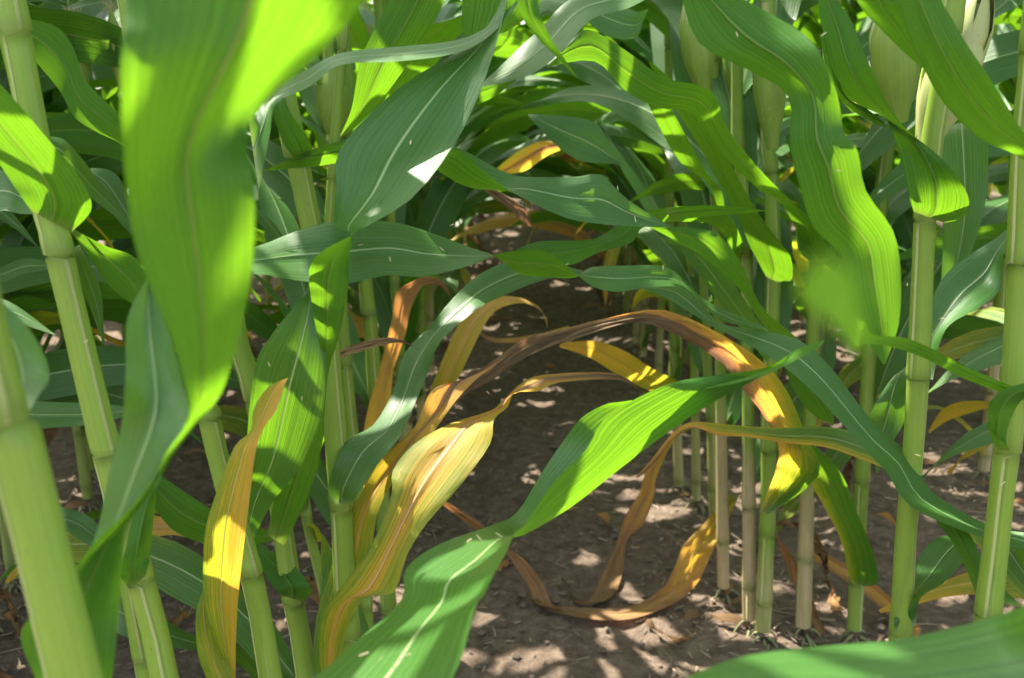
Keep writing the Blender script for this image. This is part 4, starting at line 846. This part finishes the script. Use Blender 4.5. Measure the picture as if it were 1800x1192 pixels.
#SUNGAPS
import numpy as np
def shade_canopy():
    """extra upper leaves are added to the plants around to shade the blades that stand in shade in the photograph"""
    rr = random.Random(77)
    e1 = SUN.cross(Vector((0, 0, 1))).normalized(); e2 = SUN.cross(e1)
    B2 = np.array([list(e1), list(e2)]).T
    pts = []
    for d in PL.values():
        for c in d['e'].children:
            if c.data and c.name.startswith('leaf') and c.name in TRACED:
                n = len(c.data.vertices)//len(GRID)
                for i in range(1, n, 3):
                    for j in (2, 6, 10):
                        p = d['e'].location + c.data.vertices[i*len(GRID)+j].co; q = proj(p)
                        if q and -60 < q[0] < 1860 and -60 < q[1] < 1250: pts.append(p)
    lit = [at(*xy, Y) for xy, Y in LITPTS]
    bpy.context.view_layer.update(); dg = bpy.context.evaluated_depsgraph_get()
    op = []
    for p in pts:
        if min((p-l).length for l in lit) < .028*min(1, p.y/.8)+.004: continue
        hit, loc, *_ = sc.ray_cast(dg, p + SUN*.05, SUN)
        if not hit: op.append(p)
    print('open shade points', len(op), 'of', len(pts))
    WT = np.array([min(4., (.9/p.y)**2) for p in op])
    O = np.array([list(p) for p in op]); L = np.array([list(p) for p in lit]); O2, L2 = O @ B2, L @ B2
    spines = []
    for me, V in GREEN:
        a = np.array([list(v) for v in V]).reshape(21, 9, 3); spines.append((a[2:20, [1, 4, 7], :].reshape(-1, 3), np.repeat(.034*(1-np.linspace(.1, .95, 18)**2.6), 3)))
    plants = [(d['e'], d['path'], 1.15) for d in PL.values()]
    for o in FIELD:
        if o.location.y < 3.4 and o.location.x < .3: plants.append((o, None, 1.2))
    ang = np.linspace(0, 6.28, 5)
    cands = []
    for k in range(3600):
        pl, path, zlo = rr.choice(plants); z = rr.uniform(zlo, 2.15)
        if path: q = min(path, key=lambda v: abs(v.z-z)); base = Vector((q.x, q.y, z))
        else: base = Vector((pl.location.x, pl.location.y, z))
        g = rr.randrange(len(GREEN)); az = rr.uniform(0, 6.28); ty = rr.gauss(0, .15); s_ = rr.uniform(.6, 1.15)
        M = Matrix.Translation(base) @ Matrix.Rotation(az, 4, 'Z') @ Matrix.Rotation(ty, 4, 'Y') @ Matrix.Scale(s_, 4)
        if not placement_ok(GREEN[g][1], M, 2.4, 9): continue
        A = np.array(M)[:3, :3]; t = np.array(M)[:3, 3]; S = spines[g][0] @ A.T + t; S2 = S @ B2; rad_ = spines[g][1]
        def hits(X, X2):
            d = ((X2[:, None, :]-S2[None])**2).sum(2) < rad_[None]**2
            d &= (S[None, :, 2] > X[:, None, 2] + .06)
            return d.any(1)
        lm = hits(L, L2); lh = int(lm.sum())
        if lh > 2 or lm[[2, 3, 8, 9]].any(): continue
        h = hits(O, O2)
        if h.sum() > 3: cands.append((pl, g, M, lh*7., h))
    todo = np.ones(len(op), bool); n = 0
    while cands and n < 90:
        sc_ = [float(WT[h & todo].sum()) - c_[3] for c_ in cands for h in (c_[4],)]; b = int(np.argmax(sc_))
        if sc_[b] < 2.5: break
        pl, g, M, _, h = cands.pop(b); todo &= ~h; n += 1
        o = addobj('leaf', GREEN[g][0], pl)  # extra leaf, added only for the shade it casts
        W = Matrix.Translation(pl.location) @ pl.rotation_euler.to_matrix().to_4x4()
        o.matrix_local = W.inverted() @ M
    print('shade leaves', n, 'still open', int(todo.sum()), 'cands', len(cands))
# canopy gaps: upper leaves that would stand between the sun and blades the photograph shows sunlit are left off
bpy.context.view_layer.update()
LITPTS = [((x, y), Y) for x, y, Y in [
    (760, 990, .60), (830, 985, .62), (1000, 780, .75), (1030, 740, .75), (640, 1150, .52), (760, 1130, .53), (700, 1150, .52), (1100, 780, .75), (1150, 740, .74), (1220, 700, .74), (1060, 810, .75), (960, 850, .75),
    (1500, 1165, .37), (1660, 1140, .37), (1400, 1170, .37), (1740, 1120, .37), (520, 135, .385), (437, 240, .39), (441, 320, .39), (362, 715, .425), (40, 220, .72), (75, 260, .74), (145, 350, .77), (150, 372, .77), (395, 1080, .82), (395, 1000, .82), (400, 1140, .85),
    (430, 830, .81), (720, 860, .95), (780, 800, .97), (745, 760, 1.03), (1050, 80, 1.1), (1090, 110, 1.14), (700, 560, 1.55), (700, 620, 1.57), (750, 495, 1.5), (1350, 350, 1.6), (1350, 500, 1.6), (1700, 460, 1.04), (1660, 520, 1.02),
    (1720, 40, 1.0), (1640, 170, 1.0), (90, 500, .8), (575, 720, 1.4), (1160, 480, 1.0), (1200, 500, 1.0), (590, 560, .88), (250, 960, .78), (780, 660, 1.05), (20, 545, .78), (1500, 290, .78), (1230, 960, 1.8), (700, 880, .95), (840, 760, 1.0)]]
AS = set(o.name for o in AUTO); dg = bpy.context.evaluated_depsgraph_get(); gone = set()
BLK = {}
def clear_to_sun(p, limit=14):
    o0 = p + SUN*.03
    for _ in range(limit):
        hit, loc, nrm, idx, ob, mat = sc.ray_cast(dg, o0, SUN)
        if not hit: return
        if ob.name in AS and ob.name not in gone: gone.add(ob.name)
        elif ob.name not in AS and (loc-p).length > .03: BLK.setdefault(tuple(round(c, 2) for c in p), []).append(ob.name+'@'+str(tuple(int(c) for c in (proj(loc) or (0, 0, 0)))))
        o0 = loc + SUN*.003
for (xy, Y) in LITPTS:
    clear_to_sun(at(*xy, Y)); bl = BLK.get(tuple(round(c, 2) for c in at(*xy, Y)))
for g_ in [(1150, 1025), (1240, 1045), (1030, 972), (1110, 1050), (1680, 1040), (490, 1100), (310, 970)]:
    clear_to_sun(ground(*g_))
for nm in gone:
    bpy.data.objects.remove(bpy.data.objects[nm], do_unlink=True)
print('removed for sun gaps', len(gone))
shade_canopy()
print('objects', len(bpy.data.objects))
